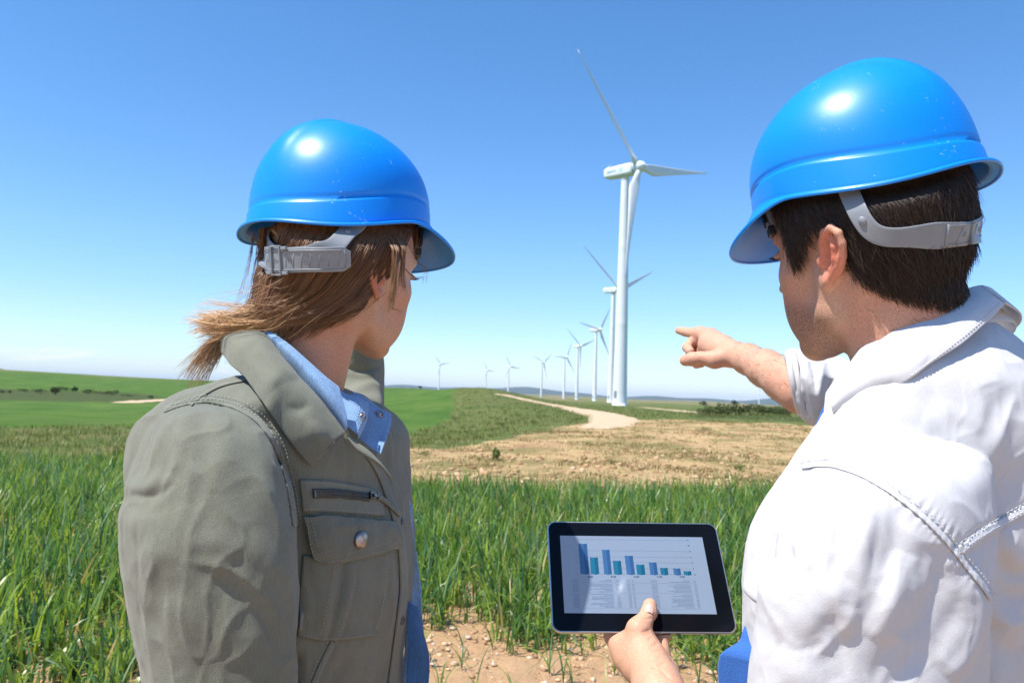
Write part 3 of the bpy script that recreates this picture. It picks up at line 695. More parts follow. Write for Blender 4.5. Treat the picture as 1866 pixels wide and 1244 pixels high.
# ---- numpy gradient noise and cloth tools
_pr = np.random.default_rng(11); _perm = np.concatenate([_pr.permutation(256)] * 2); _grad = _pr.normal(0, 1, (256, 3)); _grad /= np.linalg.norm(_grad, axis=1)[:, None]
def perlin(p):
    p = np.asarray(p, float); i = np.floor(p).astype(int); f = p - i; i &= 255; u = f * f * f * (f * (f * 6 - 15) + 10); out = 0
    for dx in (0, 1):
        for dy in (0, 1):
            for dz in (0, 1):
                h = _perm[(_perm[(_perm[(i[:, 0] + dx) & 255] + i[:, 1] + dy) & 255] + i[:, 2] + dz) & 255]
                g = (_grad[h] * (f - (dx, dy, dz))).sum(1)
                out = out + g * (u[:, 0] if dx else 1 - u[:, 0]) * (u[:, 1] if dy else 1 - u[:, 1]) * (u[:, 2] if dz else 1 - u[:, 2])
    return out
def ridged(p): return 1 - 2.4 * np.abs(perlin(p))
def crease(V, sc_, seed=0.0, w_=6.0, warp=.5):
    q = V * np.array(sc_); q = q + warp * np.stack([perlin(q * .7 + 11 + seed), perlin(q * .7 + 31 + seed), perlin(q * .7 + 57 + seed)], 1)
    return np.clip(1 - np.abs(perlin(q + seed)) * w_, 0, 1) ** 1.4
def loft(rows, nring=48, nrow=None, ex=2.2, bdir=(0, 1, 0)):
    """closed body through rows (left px, left py, right px, right py, depth, half depth)"""
    R_ = catmull(np.array(rows, float), nrow or 8 * len(rows)); b0 = np.array(bdir, float); b0 /= np.linalg.norm(b0); V = []
    for r in R_:
        a_ = P(r[0], r[1], r[4]); c_ = P(r[2], r[3], r[4]); ce = (a_ + c_) / 2; ha = (c_ - a_) / 2
        for k in range(nring):
            t = 2 * math.pi * k / nring; c, s = math.cos(t), math.sin(t)
            V.append(ce + ha * math.copysign(abs(c) ** (2 / ex), c) + b0 * r[5] * math.copysign(abs(s) ** (2 / ex), s))
    n = len(R_); f = grid_faces(n, nring, closed_v=True) + [tuple(range(nring))[::-1], tuple((n - 1) * nring + k for k in range(nring))]
    return np.array(V), f
def remesh(parts, vox, sm_iter=6, sub=0):
    V, f = merge(parts); me = bpy.data.meshes.new('t'); me.from_pydata([tuple(v) for v in V], [], f)
    bm = bmesh.new(); bm.from_mesh(me); bmesh.ops.recalc_face_normals(bm, faces=bm.faces); bm.to_mesh(me); bm.free()
    o = bpy.data.objects.new('t', me); col.objects.link(o)
    r = o.modifiers.new('r', 'REMESH'); r.mode = 'VOXEL'; r.voxel_size = vox
    s = o.modifiers.new('s', 'SMOOTH'); s.factor = .5; s.iterations = sm_iter
    if sub: subsurf(o, sub)
    bake(o); me2 = o.data; n = len(me2.vertices); W = np.empty(n * 3); me2.vertices.foreach_get('co', W)
    L_ = np.empty(len(me2.loops), np.int32); me2.loops.foreach_get('vertex_index', L_); tot = np.empty(len(me2.polygons), np.int32); me2.polygons.foreach_get('loop_total', tot)
    if (tot == 4).all(): Fq = L_.reshape(-1, 4)
    else:
        st = np.cumsum(tot) - tot; Fq = np.stack([L_[st], L_[st + 1], L_[st + 2], L_[st + np.minimum(3, tot - 1)]], 1); Fq = Fq[tot == 4]
    bpy.data.objects.remove(o); return W.reshape(-1, 3), Fq
def normals(V, Fq):
    a = V[Fq[:, 2]] - V[Fq[:, 0]]; b = V[Fq[:, 3 % Fq.shape[1]]] - V[Fq[:, 1]] if Fq.shape[1] == 4 else V[Fq[:, 1]] - V[Fq[:, 0]]
    n = np.cross(a, b) if Fq.shape[1] == 4 else np.cross(V[Fq[:, 1]] - V[Fq[:, 0]], V[Fq[:, 2]] - V[Fq[:, 0]])
    N_ = np.zeros_like(V)
    for k in range(Fq.shape[1]): np.add.at(N_, Fq[:, k], n)
    return N_ / (np.linalg.norm(N_, axis=1)[:, None] + 1e-12)
def bvh_of(V, Fq): return BVHTree.FromPolygons([Vector(v) for v in V], [tuple(int(i) for i in q) for q in Fq])
def hit(bvh, px, py, fallback=None):
    v = ray(px, py); r = bvh.ray_cast(Vector(CAM), Vector(v))
    if r[0] is None:
        if fallback is not None: q = P(px, py, fallback); 
        else: q = P(px, py, .9)
        r = bvh.find_nearest(Vector(q)); q0 = np.array(r[0])
        dd = (q0 - CAM) @ CF; return P(px, py, dd), unit(CAM - q0)
    n = np.array(r[1]); n = n if n @ v < 0 else -n
    return np.array(r[0]), n
def polydist(V, pts):
    """distance to a polyline, signed side-free, and parameter along it"""
    best = np.full(len(V), 1e9); par = np.zeros(len(V)); n = len(pts) - 1
    for i in range(n):
        a, b = pts[i], pts[i + 1]; ab = b - a; t = np.clip((V - a) @ ab / (ab @ ab + 1e-12), 0, 1); d = np.linalg.norm(V - a - t[:, None] * ab, axis=1)
        m_ = d < best; best[m_] = d[m_]; par[m_] = (i + t[m_]) / n
    return best, par
def fold(V, Nn, bvh, px, wd, amp, sharp=False, ends=True, d0=.9):
    pts = np.array([hit(bvh, x, y, d0)[0] for x, y in catmull(np.array(px, float), max(8, 3 * len(px)))])
    lo = pts.min(0) - 3.2 * wd; hi = pts.max(0) + 3.2 * wd; idx = np.where(((V > lo) & (V < hi)).all(1))[0]
    if not len(idx): return
    d, t = polydist(V[idx], pts); w_ = wd * (0.75 + .5 * np.sin(np.pi * t))
    k = np.exp(-(d / w_) ** 2) if not sharp else np.exp(-1.6 * d / w_) - .45 * np.exp(-((d - 1.6 * w_) / w_) ** 2)
    if ends: k *= np.clip(np.sin(np.pi * np.clip(t, .001, .999)), 0, 1) ** .6
    V[idx] += Nn[idx] * (amp * k)[:, None]
def curve_on(bvh, px, n, off=0.0, d0=.9):
    q = [hit(bvh, x, y, d0) for x, y in catmull(np.array(px, float), n)]; return np.array([a + b * off for a, b in q]), np.array([b for a, b in q])
def resample(pts, step, nrm=None):
    s = np.concatenate([[0], np.cumsum(np.linalg.norm(np.diff(pts, axis=0), axis=1))]); m_ = max(2, int(s[-1] / step)); u = np.linspace(0, s[-1], m_)
    f = lambda A: np.stack([np.interp(u, s, A[:, k]) for k in range(3)], 1); return (f(pts), f(nrm)) if nrm is not None else f(pts)
def stitches(bvh, lines, dash=.0026, gap=.0016, r=.00038, off=.0003, d0=.9):
    parts = []
    for px in lines:
        c, n = curve_on(bvh, px, 60, 0, d0); c, n = resample(c, .0006, n); st = int((dash + gap) / .0006); dl = int(dash / .0006)
        for i in range(0, len(c) - dl, st):
            seg = c[i:i + dl + 1][[0, dl // 2, dl]]; nn_ = n[i]; seg = seg + nn_ * (off + np.array([-r * .8, r * .7, -r * .8]))[:, None]; parts.append(tube(seg, r, 4))
    return merge(parts)
def strip(bvh, top, bot, nu, nv, off=.001, d0=.9, bulge=0.0, edge=0.0):
    """cloth patch lying on a garment, between two photo polylines"""
    A = catmull(np.array(top, float), nu); B = catmull(np.array(bot, float), nu); V = []
    for i in range(nu):
        for j in range(nv):
            t = j / (nv - 1); x, y = A[i] * (1 - t) + B[i] * t; q, n = hit(bvh, x, y, d0)
            e = min(1, 4 * min(t, 1 - t) + .0); V.append(q + n * (off + bulge * math.sin(math.pi * t) + edge * (1 - e)))
    V = np.array(V).reshape(nu, nv, 3)
    for _ in range(2): V[1:-1, 1:-1] = .5 * V[1:-1, 1:-1] + .125 * (V[:-2, 1:-1] + V[2:, 1:-1] + V[1:-1, :-2] + V[1:-1, 2:])
    f = [tuple(q) for q in grid_faces(nu, nv)]; V = V.reshape(-1, 3)
    n0 = np.cross(V[f[0][1]] - V[f[0][0]], V[f[0][3]] - V[f[0][0]])
    if n0 @ (CAM - V[0]) < 0: f = [q[::-1] for q in f]
    return V, f
def sheet(rows, nu=40, nv=16):
    """smooth sheet through rows of (px, py, depth)"""
    G = np.array([[P(*c) for c in r] for r in rows]); A = np.array([catmull(r, nu) for r in G]); B = np.stack([catmull(A[:, i], nv) for i in range(nu)])
    V = B.reshape(-1, 3); f = grid_faces(nu, nv); n0 = np.cross(V[f[0][1]] - V[f[0][0]], V[f[0][3]] - V[f[0][0]])
    if n0 @ (CAM - V[0]) < 0: f = [q[::-1] for q in f]
    return V, f
def cloth(name, Vf, m_, parent, t=.0016, off=1.0, sub=1):
    o = mesh_obj(name, Vf[0], Vf[1], m_, parent); solid(o, t, off)
    if sub: subsurf(o, sub)
    return o

# ---- materials for people
def skinmat(name, base, red):
    mt = mat(name, base, .52, .32, sss=.12, bump=.6, bscale=380, bdist=.0009, noise_amt=.0); nt = mt.node_tree; b = nt.nodes['Principled BSDF']
    tc = N(nt, 'ShaderNodeTexCoord'); n1 = N(nt, 'ShaderNodeTexNoise', Scale=24, Detail=5); L(nt, tc.outputs['Object'], n1.inputs['Vector'])
    r = N(nt, 'ShaderNodeValToRGB'); e = r.color_ramp.elements; e[0].position = .35; e[0].color = (*base, 1); e[1].position = .68; e[1].color = (*red, 1); L(nt, n1.outputs[0], r.inputs[0])
    n2 = N(nt, 'ShaderNodeTexNoise', Scale=600, Detail=2); L(nt, tc.outputs['Object'], n2.inputs['Vector'])
    mr = N(nt, 'ShaderNodeMapRange'); mr.inputs[1].default_value = .3; mr.inputs[2].default_value = .7; mr.inputs[3].default_value = .84; mr.inputs[4].default_value = 1.14; L(nt, n2.outputs[0], mr.inputs[0])
    v = N(nt, 'ShaderNodeVectorMath', operation='SCALE'); L(nt, r.outputs[0], v.inputs[0]); L(nt, mr.outputs[0], v.inputs['Scale']); 
    a = N(nt, 'ShaderNodeAttribute', attribute_name='beard'); mx = N(nt, 'ShaderNodeMixRGB', blend_type='MULTIPLY'); L(nt, v.outputs[0], mx.inputs[1]); mx.inputs[2].default_value = (.42, .38, .36, 1)
    n3 = N(nt, 'ShaderNodeTexNoise', Scale=900, Detail=2); L(nt, tc.outputs['Object'], n3.inputs['Vector']); m3 = N(nt, 'ShaderNodeMapRange'); m3.inputs[1].default_value = .45; m3.inputs[2].default_value = .6; L(nt, n3.outputs[0], m3.inputs[0])
    mu = N(nt, 'ShaderNodeMath', operation='MULTIPLY'); L(nt, a.outputs['Fac'], mu.inputs[0]); ad = N(nt, 'ShaderNodeMath', operation='MULTIPLY_ADD'); L(nt, m3.outputs[0], ad.inputs[0]); ad.inputs[1].default_value = .6; ad.inputs[2].default_value = .4
    L(nt, ad.outputs[0], mu.inputs[1]); L(nt, mu.outputs[0], mx.inputs[0])
    bl = N(nt, 'ShaderNodeAttribute', attribute_name='blush'); m5 = N(nt, 'ShaderNodeMixRGB', blend_type='MULTIPLY'); m5.inputs[2].default_value = (1.0, .56, .50, 1); L(nt, bl.outputs['Fac'], m5.inputs[0]); L(nt, mx.outputs[0], m5.inputs[1])
    n6 = N(nt, 'ShaderNodeTexVoronoi', Scale=520, feature='DISTANCE_TO_EDGE'); L(nt, tc.outputs['Object'], n6.inputs['Vector']); b6 = N(nt, 'ShaderNodeBump', Strength=.35, Distance=.0004); L(nt, n6.outputs['Distance'], b6.inputs['Height'])
    old = b.inputs['Normal'].links[0].from_socket; L(nt, old, b6.inputs['Normal']); L(nt, b6.outputs[0], b.inputs['Normal'])
    n7 = N(nt, 'ShaderNodeTexNoise', Scale=9, Detail=4); L(nt, tc.outputs['Object'], n7.inputs['Vector']); r7 = N(nt, 'ShaderNodeMapRange'); r7.inputs[1].default_value = .45; r7.inputs[2].default_value = .7; r7.inputs[4].default_value = .12; L(nt, n7.outputs[0], r7.inputs[0])
    m7 = N(nt, 'ShaderNodeMixRGB', blend_type='MULTIPLY'); m7.inputs[2].default_value = (1.0, .55, .5, 1); L(nt, r7.outputs[0], m7.inputs[0]); L(nt, m5.outputs[0], m7.inputs[1])
    L(nt, m7.outputs[0], b.inputs['Base Color']); return mt
def put_attr(o, name, vals):
    at = o.data.attributes.new(name, 'FLOAT', 'POINT'); full = np.zeros(len(o.data.vertices), np.float32); full[:len(vals)] = vals; at.data.foreach_set('value', full)
def head_blush(V):
    q = V.copy(); q[:, 1] = np.abs(q[:, 1]); ear = np.exp(-(np.linalg.norm((q - (-.018, .084, .004)) / (.022, .014, .036), axis=1)) ** 4)
    cheek = .35 * np.exp(-(np.linalg.norm((q - (.060, .050, -.025)) / (.03, .03, .03), axis=1)) ** 2); neck = .25 * sm(.0, -.04, V[:, 2]) * sm(.0, -.04, V[:, 0]); return np.clip(ear * .8 + cheek + neck, 0, 1)
skin_m = skinmat('skin_man', (.60, .345, .225), (.62, .32, .215)); skin_w = skinmat('skin_woman', (.60, .35, .22), (.63, .33, .21))
def fabric(name, color, weave=850, amt=.12, rough=.9, wr=.5, fade=None, wb=.9, sheen=.2, stripes=0, transl=0.0):
    mt = mat(name, color, rough, .2); nt = mt.node_tree; b = nt.nodes['Principled BSDF']; b.inputs['Sheen Weight'].default_value = sheen; b.inputs['Sheen Roughness'].default_value = .5
    tc = N(nt, 'ShaderNodeTexCoord'); n1 = N(nt, 'ShaderNodeTexNoise', Scale=9, Detail=6, Roughness=.6); L(nt, tc.outputs['Object'], n1.inputs['Vector'])
    mp = N(nt, 'ShaderNodeMapping'); mp.inputs['Scale'].default_value = (1, 1, .12); L(nt, tc.outputs['Object'], mp.inputs[0])
    n2 = N(nt, 'ShaderNodeTexNoise', Scale=900, Detail=2); L(nt, mp.outputs[0], n2.inputs['Vector'])
    n3 = N(nt, 'ShaderNodeTexNoise', Scale=weave, Detail=2, Roughness=.7); L(nt, tc.outputs['Object'], n3.inputs['Vector'])
    s1 = N(nt, 'ShaderNodeMapRange'); s1.inputs[1].default_value = .3; s1.inputs[2].default_value = .7; s1.inputs[3].default_value = 1 - amt; s1.inputs[4].default_value = 1 + amt; L(nt, n1.outputs[0], s1.inputs[0])
    s2 = N(nt, 'ShaderNodeMapRange'); s2.inputs[1].default_value = .3; s2.inputs[2].default_value = .7; s2.inputs[3].default_value = 1 - amt * .9; s2.inputs[4].default_value = 1 + amt * .9; L(nt, n2.outputs[0], s2.inputs[0])
    mu = N(nt, 'ShaderNodeMath', operation='MULTIPLY'); L(nt, s1.outputs[0], mu.inputs[0]); L(nt, s2.outputs[0], mu.inputs[1])
    v = N(nt, 'ShaderNodeVectorMath', operation='SCALE'); v.inputs[0].default_value = color; L(nt, mu.outputs[0], v.inputs['Scale']); L(nt, v.outputs[0], b.inputs['Base Color'])
    bp = N(nt, 'ShaderNodeBump', Strength=wb, Distance=.0009); L(nt, n3.outputs[0], bp.inputs['Height'])
    n4 = N(nt, 'ShaderNodeTexNoise', noise_type='RIDGED_MULTIFRACTAL', normalize=True, Scale=21, Detail=3, Roughness=.45, Distortion=.8); L(nt, tc.outputs['Object'], n4.inputs['Vector'])
    b2 = N(nt, 'ShaderNodeBump', Strength=wr, Distance=.003); L(nt, n4.outputs[0], b2.inputs['Height']); L(nt, bp.outputs[0], b2.inputs['Normal']); L(nt, b2.outputs[0], b.inputs['Normal'])
    if transl:
        t = N(nt, 'ShaderNodeBsdfTranslucent'); t.inputs[0].default_value = (*color, 1); ms = N(nt, 'ShaderNodeMixShader'); ms.inputs[0].default_value = transl; out = nt.nodes['Material Output']
        L(nt, b.outputs[0], ms.inputs[1]); L(nt, t.outputs[0], ms.inputs[2]); L(nt, ms.outputs[0], out.inputs[0])
    return mt
olive = fabric('olive_twill', (.188, .190, .142)); olive_seam = fabric('olive_seam', (.205, .207, .157)); thread_o = mat('thread_olive', (.42, .42, .36), .8)
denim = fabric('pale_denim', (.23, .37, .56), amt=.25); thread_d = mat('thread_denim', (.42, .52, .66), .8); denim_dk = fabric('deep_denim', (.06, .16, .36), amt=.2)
white_c = fabric('white_cotton', (.66, .65, .65), amt=.025, wr=.28, wb=.35, sheen=.05, transl=.06); thread_w = mat('thread_white', (.72, .71, .72), .8); lining = fabric('blue_lining', (.045, .15, .47), amt=.08)
brass = mat('antique_brass', (.42, .36, .33), .28, metal=1.0, noise_amt=.12, nscale=300); steel = mat('dark_steel', (.16, .15, .15), .32, metal=1.0, bump=.2, bscale=300)
trouser_m = fabric('dark_trousers', (.05, .06, .09)); shoe_m = mat('shoe_leather', (.05, .035, .025), .5)

# ---- coarse figure under the clothes
def limb(pts, rad, k=.02): return (pts, rad, k)
def figure(chains, vox=.010, ks=.03):
    allp = np.array([p for c in chains for p in c[0]]); mr_ = max(max(c[1]) for c in chains)
    def fn(p):
        d = None
        for pts, rad, k in chains:
            e = q_chain(p, pts, rad, k); d = e if d is None else smin(d, e, ks)
        return d
    return surfnet(fn, allp.min(0) - mr_ - .02, allp.max(0) + mr_ + .02, vox, 1)

# eyes, brows and lashes
def face_bits(T, S_, root, iris, hairm, browh):
    for s in (-1, 1):
        sv, sf = lathe([(.0001, -.0112), (.006, -.0095), (.0095, -.006), (.0112, 0), (.0095, .006), (.006, .0095), (.0001, .0112)], 20, cap=False)
        e = mesh_obj('eye', xf(T, (sv @ np.array([[0, 0, 1], [0, 1, 0], [-1, 0, 0]]).T + (.0762, .031 * s, .0085)) * S_), sf, iris, root)
        pp = []
        for k in range(26):
            u = k / 25; a = np.array([.0875 - .010 * u ** 2, (.012 + .034 * u) * s, .034 + .006 * math.sin(u * 2.6)]); pp.append(tube([xf(T, a * S_), xf(T, (a + (-.001 * u, .007 * s, .0035 - .004 * u)) * S_)], [.0011 * browh, .0003], 3))
        mesh_obj('eyebrow', *merge(pp), hairm, root)
        pp = []
        for k in range(22):
            u = k / 21; a = np.array([.0875 - .006 * (u - .3) ** 2 * 4, (.018 + .028 * u) * s, .0105 - .003 * u]); pp.append(tube(catmull([xf(T, a * S_), xf(T, (a + (.005, .002 * s, -.0012)) * S_), xf(T, (a + (.0095, .004 * s * (u * 2), .0015)) * S_)], 4), np.linspace(.00042, .0001, 4), 3))
        mesh_obj('eyelash', *merge(pp), hairm, root)

eye_m = mat('eye_white', (.75, .72, .70), .15); hair_dk = mat('hair_root', (.022, .012, .007), .5)
def sheet3(rows, nu=60, nv=22):
    A = np.array([catmull(np.array(r), nu) for r in rows]); B = np.stack([catmull(A[:, i], nv) for i in range(nu)]); V = B.reshape(-1, 3); f = grid_faces(nu, nv)
    n0 = np.cross(V[f[0][1]] - V[f[0][0]], V[f[0][3]] - V[f[0][0]])
    if n0 @ (CAM - V[0]) < 0: f = [q[::-1] for q in f]
    return V, f
def snap(px, py, rr, bv, lift, m_, name, ring=False, par=None):
    q, n = hit(bv, px, py, .92); a = unit(np.cross(n, (0, 0, 1))); b = np.cross(n, a)
    prof = [(rr * .3, 0), (rr * .95, 0), (rr, rr * .12), (rr * .97, rr * .24), (rr * .8, rr * .36), (rr * .4, rr * .42), (.0001, rr * .44)] if not ring else [(rr * .9, 0), (rr, rr * .15), (rr * .9, rr * .35), (rr * .65, rr * .35), (rr * .55, rr * .12), (rr * .3, rr * .12), (rr * .28, rr * .45), (.0001, rr * .5)]
    v, f = lathe(prof, 28); return mesh_obj(name, v @ frame(a, b, n).T + q + n * lift, f, m_, par)
def band(px, wpx, off=.0009, bv=None, d0=.85, n=90):
    c = catmull(np.array(px, float), 50); tn = np.gradient(c, axis=0); tn /= np.linalg.norm(tn, axis=1)[:, None]; nr = np.stack([tn[:, 1], -tn[:, 0]], 1)
    return strip(bv, c, c + nr * wpx, n, 5, off, d0)

HS = dict(af=.117, ab=.11, b=.1076, H=.1368, z1=.0224, z2=.0017, z3=-.0046, w0=.0094, wv=.0258, lv=.0385, l0=.0015, hb=.025, hb1=-.008, hb2=-.0083, n=2.1606, nf=1.7183, dx=-.0036, vs=.1414, vw=-.4411, z4=.0006, k=1.0111, kd=1.0292)
def hat_mesh():
    s = HS; nph = 192; ph = np.linspace(0, 2 * np.pi, nph + 1)[:-1]; c, si = np.cos(ph), np.sin(ph)
    a = np.where(c > 0, s['af'], s['ab']); a = s['ab'] + (s['af'] - s['ab']) * sm(-.25, .25, c)
    bx, by = a * c, s['b'] * si
    zr = s['z1'] * c + s['z2'] * np.cos(2 * ph) + s['z3'] * np.cos(3 * ph) + s['z4'] * np.cos(4 * ph)
    v = np.clip((c - s['vs']) / (1 - s['vs']), 0, 1); v = v * v * (3 - 2 * v); w_ = s['w0'] + s['wv'] * v
    nx, ny = c / a, si / s['b']; nn_ = np.hypot(nx, ny); nx, ny = nx / nn_, ny / nn_
    zb = zr + s['hb'] + s['hb1'] * c + s['hb2'] * np.cos(2 * ph)
    rings = []
    rimz = zr - s['l0'] - s['lv'] * v; k = s['k']; kd = s['kd']
    def ring(kk, w, z, ex=0): return np.stack([bx * kk + nx * w, by * kk + ny * w * (1 - s['vw'] * v), z], -1)
    wf = w_
    rings.append(ring(k, wf - .0022, rimz + .0004)); rings.append(ring(k, wf, rimz + .0002)); rings.append(ring(k, wf + .0004, rimz + .0024)); rings.append(ring(k, wf - .0006, rimz + .0042))
    zl = zr + .004
    for t in (.2, .4, .6, .8, 1.0): rings.append(ring(k, (wf - .0006) * (1 - t) + .0006 * t, rimz + .0042 + (zl - rimz - .0042) * (t ** (1.0 + .35 * 1)) ))
    rings.append(ring(k, .0010, zl + .002)); rings.append(ring(k, .0006, zl + .004))
    rings.append(ring(k, .0002, zb - .003)); rings.append(ring(k, -.0004, zb - .001)); rings.append(ring(k, -.0016, zb + .0006)); rings.append(ring(k, -.0026, zb + .0012)); 
    m_ = len(rings)
    hs_ = 1 - (1 - np.linspace(0, 1, 40)) ** 1.0
    for h in np.linspace(0.0, 1, 44)[1:]:
        e = s['n'] * (1 - c) / 2 + s['nf'] * (1 + c) / 2; hh = np.sin(h * np.pi / 2); q = (1 - hh ** e) ** (1 / e) if hh < 1 else 0 * c
        kk = (k - .007) + (kd - k + .007) * sm(0, .42, h) ; z = zb + .0015 + (s['H'] - zb - .0015) * hh
        # raised centre crest running front to back
        X_ = kk * bx * q + s['dx'] * hh; Y_ = kk * by * q; cr_ = .0034 * (1 - sm(.012, .026, np.abs(Y_))) * sm(.15, .4, h) * (1 - .0 * q)
        rings.append(np.stack([X_, Y_, z + cr_], -1))
    V = np.concatenate(rings); f = grid_faces(len(rings), nph, closed_v=True); f = [q for q in f]
    return V, f, (bx, by, zr, zb, nx, ny, ph)
HV, HF, HC = hat_mesh()

def hat_clamp(T, W, m=.925):
    """hair and skull stay inside the shell"""
    q = xi(T, np.asarray(W, float)); s = HS; a = np.where(q[:, 0] > 0, s['af'], s['ab']); r = np.hypot(q[:, 0] / a, q[:, 1] / s['b']) + 1e-9; ph = np.arctan2(q[:, 1] / s['b'], q[:, 0] / a); c = np.cos(ph)
    zr = s['z1'] * c + s['z2'] * np.cos(2 * ph) + s['z3'] * np.cos(3 * ph) + s['z4'] * np.cos(4 * ph); zb = zr + s['hb'] + s['hb1'] * c + s['hb2'] * np.cos(2 * ph)
    hh = np.clip((q[:, 2] - zb) / (s['H'] - zb), 0, .985); e = s['n'] * (1 - c) / 2 + s['nf'] * (1 + c) / 2; lim = m * (1 - hh ** e) ** (1 / e) + np.clip(zr - .004 - q[:, 2], 0, 1) * 9
    k = np.minimum(1, lim / r); q[:, 0] *= k; q[:, 1] *= k; q[:, 2] = np.minimum(q[:, 2], s['H'] * .95); return xf(T, q)
def press(W, path, out, hw, clear=.0006):
    """push strands in under a strap lying along path"""
    W = W.copy(); lo, hi = path.min(0) - .03, path.max(0) + .03; idx = np.where(((W > lo) & (W < hi)).all(1))[0]
    for i in range(0, len(idx), 20000):
        ii = idx[i:i + 20000]; d = np.linalg.norm(W[ii][:, None] - path[None], axis=2); j = d.argmin(1); v = W[ii] - path[j]; h = (v * out[j]).sum(1); lat = np.linalg.norm(v - h[:, None] * out[j], axis=1)
        m_ = (lat < hw) & (h > -clear); W[ii[m_]] -= out[j[m_]] * (h[m_] + clear)[:, None]
    return W
def strap_path(bvh, px, off, n=90, d0=.85):
    c = []; o = []
    for x, y in catmull(np.array(px, float), 40): q, nn_ = hit(bvh, x, y, d0); c.append(q); o.append(nn_)
    c = np.array(c); o = np.array(o)
    for _ in range(14): o[1:-1] = .25 * o[:-2] + .5 * o[1:-1] + .25 * o[2:]; c[1:-1] = .25 * c[:-2] + .5 * c[1:-1] + .25 * c[2:] if _ < 5 else c[1:-1]
    o /= np.linalg.norm(o, axis=1)[:, None]; c = c + o * off; c, o = resample(c, np.linalg.norm(np.diff(c, axis=0), axis=1).sum() / n, o); return c, o / np.linalg.norm(o, axis=1)[:, None]
# ------------------------------------------------------------------ the woman
if 'woman' not in SKIP:
    wr_ = empty('person', (-.22, 1.0, 0)); tag(wr_, 'woman with loose brown hair in an olive jacket over a denim shirt, seen from behind', 'person')
    T = WOM_HEAD; S_ = .88
    hV, hF = surfnet(lambda p: head_full(p, True), (-.14, -.11, -.21), (.13, .11, .15), .0024, 2)
    hW_ = hat_clamp(WOM_HAT, xf(T, hV * S_), .85); hN = normals(hW_, hF)
    nb = xf(T, [[-.05, 0, -.20]])[0]                                   # base of the neck
    ls = P(655, 800, 1.17); rs_ = P(385, 800, .845)                    # shoulders
    el = P(380, 1300, .80); wrr = P(470, 1560, .92); hip = np.array([-.265, 1.0, .92]); che = (ls + rs_) / 2
    lel = P(657, 735, 1.31); lwr = P(655, 560, 1.27); lha = P(668, 500, 1.24)
    fw = unit([.95, -.3, 0]); lt_ = unit([.3, .95, 0])
    ch_ = [limb([nb + (0, 0, .06), nb - (0, 0, .02), che - (0, 0, .12), hip + (0, 0, .12), hip], [.045, .055, .09, .085, .10]),
           limb([rs_ + lt_ * .05, rs_ + lt_ * .02 - (0, 0, .04), el, wrr], [.045, .048, .036, .024]), limb([ls - lt_ * .03, ls - (0, 0, .03), lel, lwr], [.038, .038, .034, .024]),
           limb([wrr, wrr + (.02, .03, -.09)], [.026, .03]), limb([lwr, lha], [.026, .032])]
    for b_, sg in ((lwr, 1), (wrr + (.02, .03, -.07), -1)):
        for q in range(4):
            o0 = b_ + np.array([.0, (q - 1.5) * .016, .05 * sg]); ch_.append(limb([o0, o0 + (.012, 0, .05 * sg), o0 + (.03, 0, .075 * sg)], [.010, .009, .007]))
        ch_.append(limb([b_ + (0, -.02, .01 * sg), b_ + (.03, -.045, .045 * sg)], [.012, .009]))
    for s in (-1, 1):
        h0 = hip + lt_ * .085 * s; ch_.append(limb([h0, h0 + (.02, 0, -.43), h0 + (-.01, 0, -.84)], [.085, .05, .036]))
        ch_.append(limb([h0 + (-.02, 0, -.87), h0 + fw * .17 + (0, 0, -.895)], [.032, .024]))
    bV, bF = figure(ch_)
    V = np.concatenate([hW_, bV]); Fq = np.concatenate([hF, bF + len(hW_)])
    body_w = mesh_obj('body', V, Fq, skin_w, wr_); put_attr(body_w, 'blush', head_blush(hV))
    face_bits(T, S_, wr_, eye_m, hair_dk, .8)
    # --- jacket body and sleeves
    torso = loft([(450, 688, 590, 705, .955, .06), (425, 704, 630, 724, .965, .10), (392, 730, 655, 745, .98, .15), (368, 758, 676, 768, 1.0, .178), (352, 800, 692, 800, 1.0, .188), (350, 860, 694, 860, 1.0, .188), (365, 930, 706, 930, 1.0, .175), (375, 1020, 714, 1020, 1.0, .165), (378, 1100, 712, 1100, 1.0, .16), (378, 1180, 702, 1180, 1.0, .16), (375, 1260, 692, 1260, 1.0, .165), (360, 1420, 720, 1420, 1.0, .17), (355, 1500, 725, 1500, 1.0, .17)], bdir=(.28, .96, 0), ex=2.7)
    sl = loft([(352, 742, 400, 742, .85, .03), (310, 752, 446, 752, .838, .055), (276, 785, 484, 785, .832, .072), (257, 830, 508, 835, .825, .080), (236, 880, 524, 885, .82, .084), (226, 930, 532, 935, .815, .086), (224, 985, 537, 985, .81, .086), (231, 1050, 539, 1050, .81, .085), (240, 1120, 539, 1120, .81, .084), (253, 1190, 538, 1190, .812, .083), (263, 1250, 536, 1250, .815, .082), (290, 1400, 545, 1400, .85, .074), (350, 1560, 560, 1560, .90, .062)], ex=2.25, bdir=(-.36, 1, 0))
    ls1 = loft([(575, 800, 690, 800, 1.17, .07), (598, 740, 698, 740, 1.24, .062), (612, 705, 697, 705, 1.30, .055), (617, 672, 698, 672, 1.31, .052), (620, 640, 695, 645, 1.30, .047), (627, 600, 690, 600, 1.29, .042), (632, 570, 684, 570, 1.28, .038)])
    jV, jF = remesh([torso, sl], .0042, 7, 1); jN = normals(jV, jF)
    jb = bvh_of(jV[::1], jF)
    V0 = jV.copy()
    F_ = lambda px, w_, a, **k: fold(jV, jN, jb, px, w_ * 1.1, a * .68, d0=.85, **k)
    # sleeve head gathers, elbow folds, armhole crease, chest drape
    F_([(345, 752), (335, 800), (318, 860)], .009, .0045); F_([(312, 760), (292, 800), (275, 850)], .006, .005); F_([(327, 758), (312, 815), (300, 870)], .006, -.005)
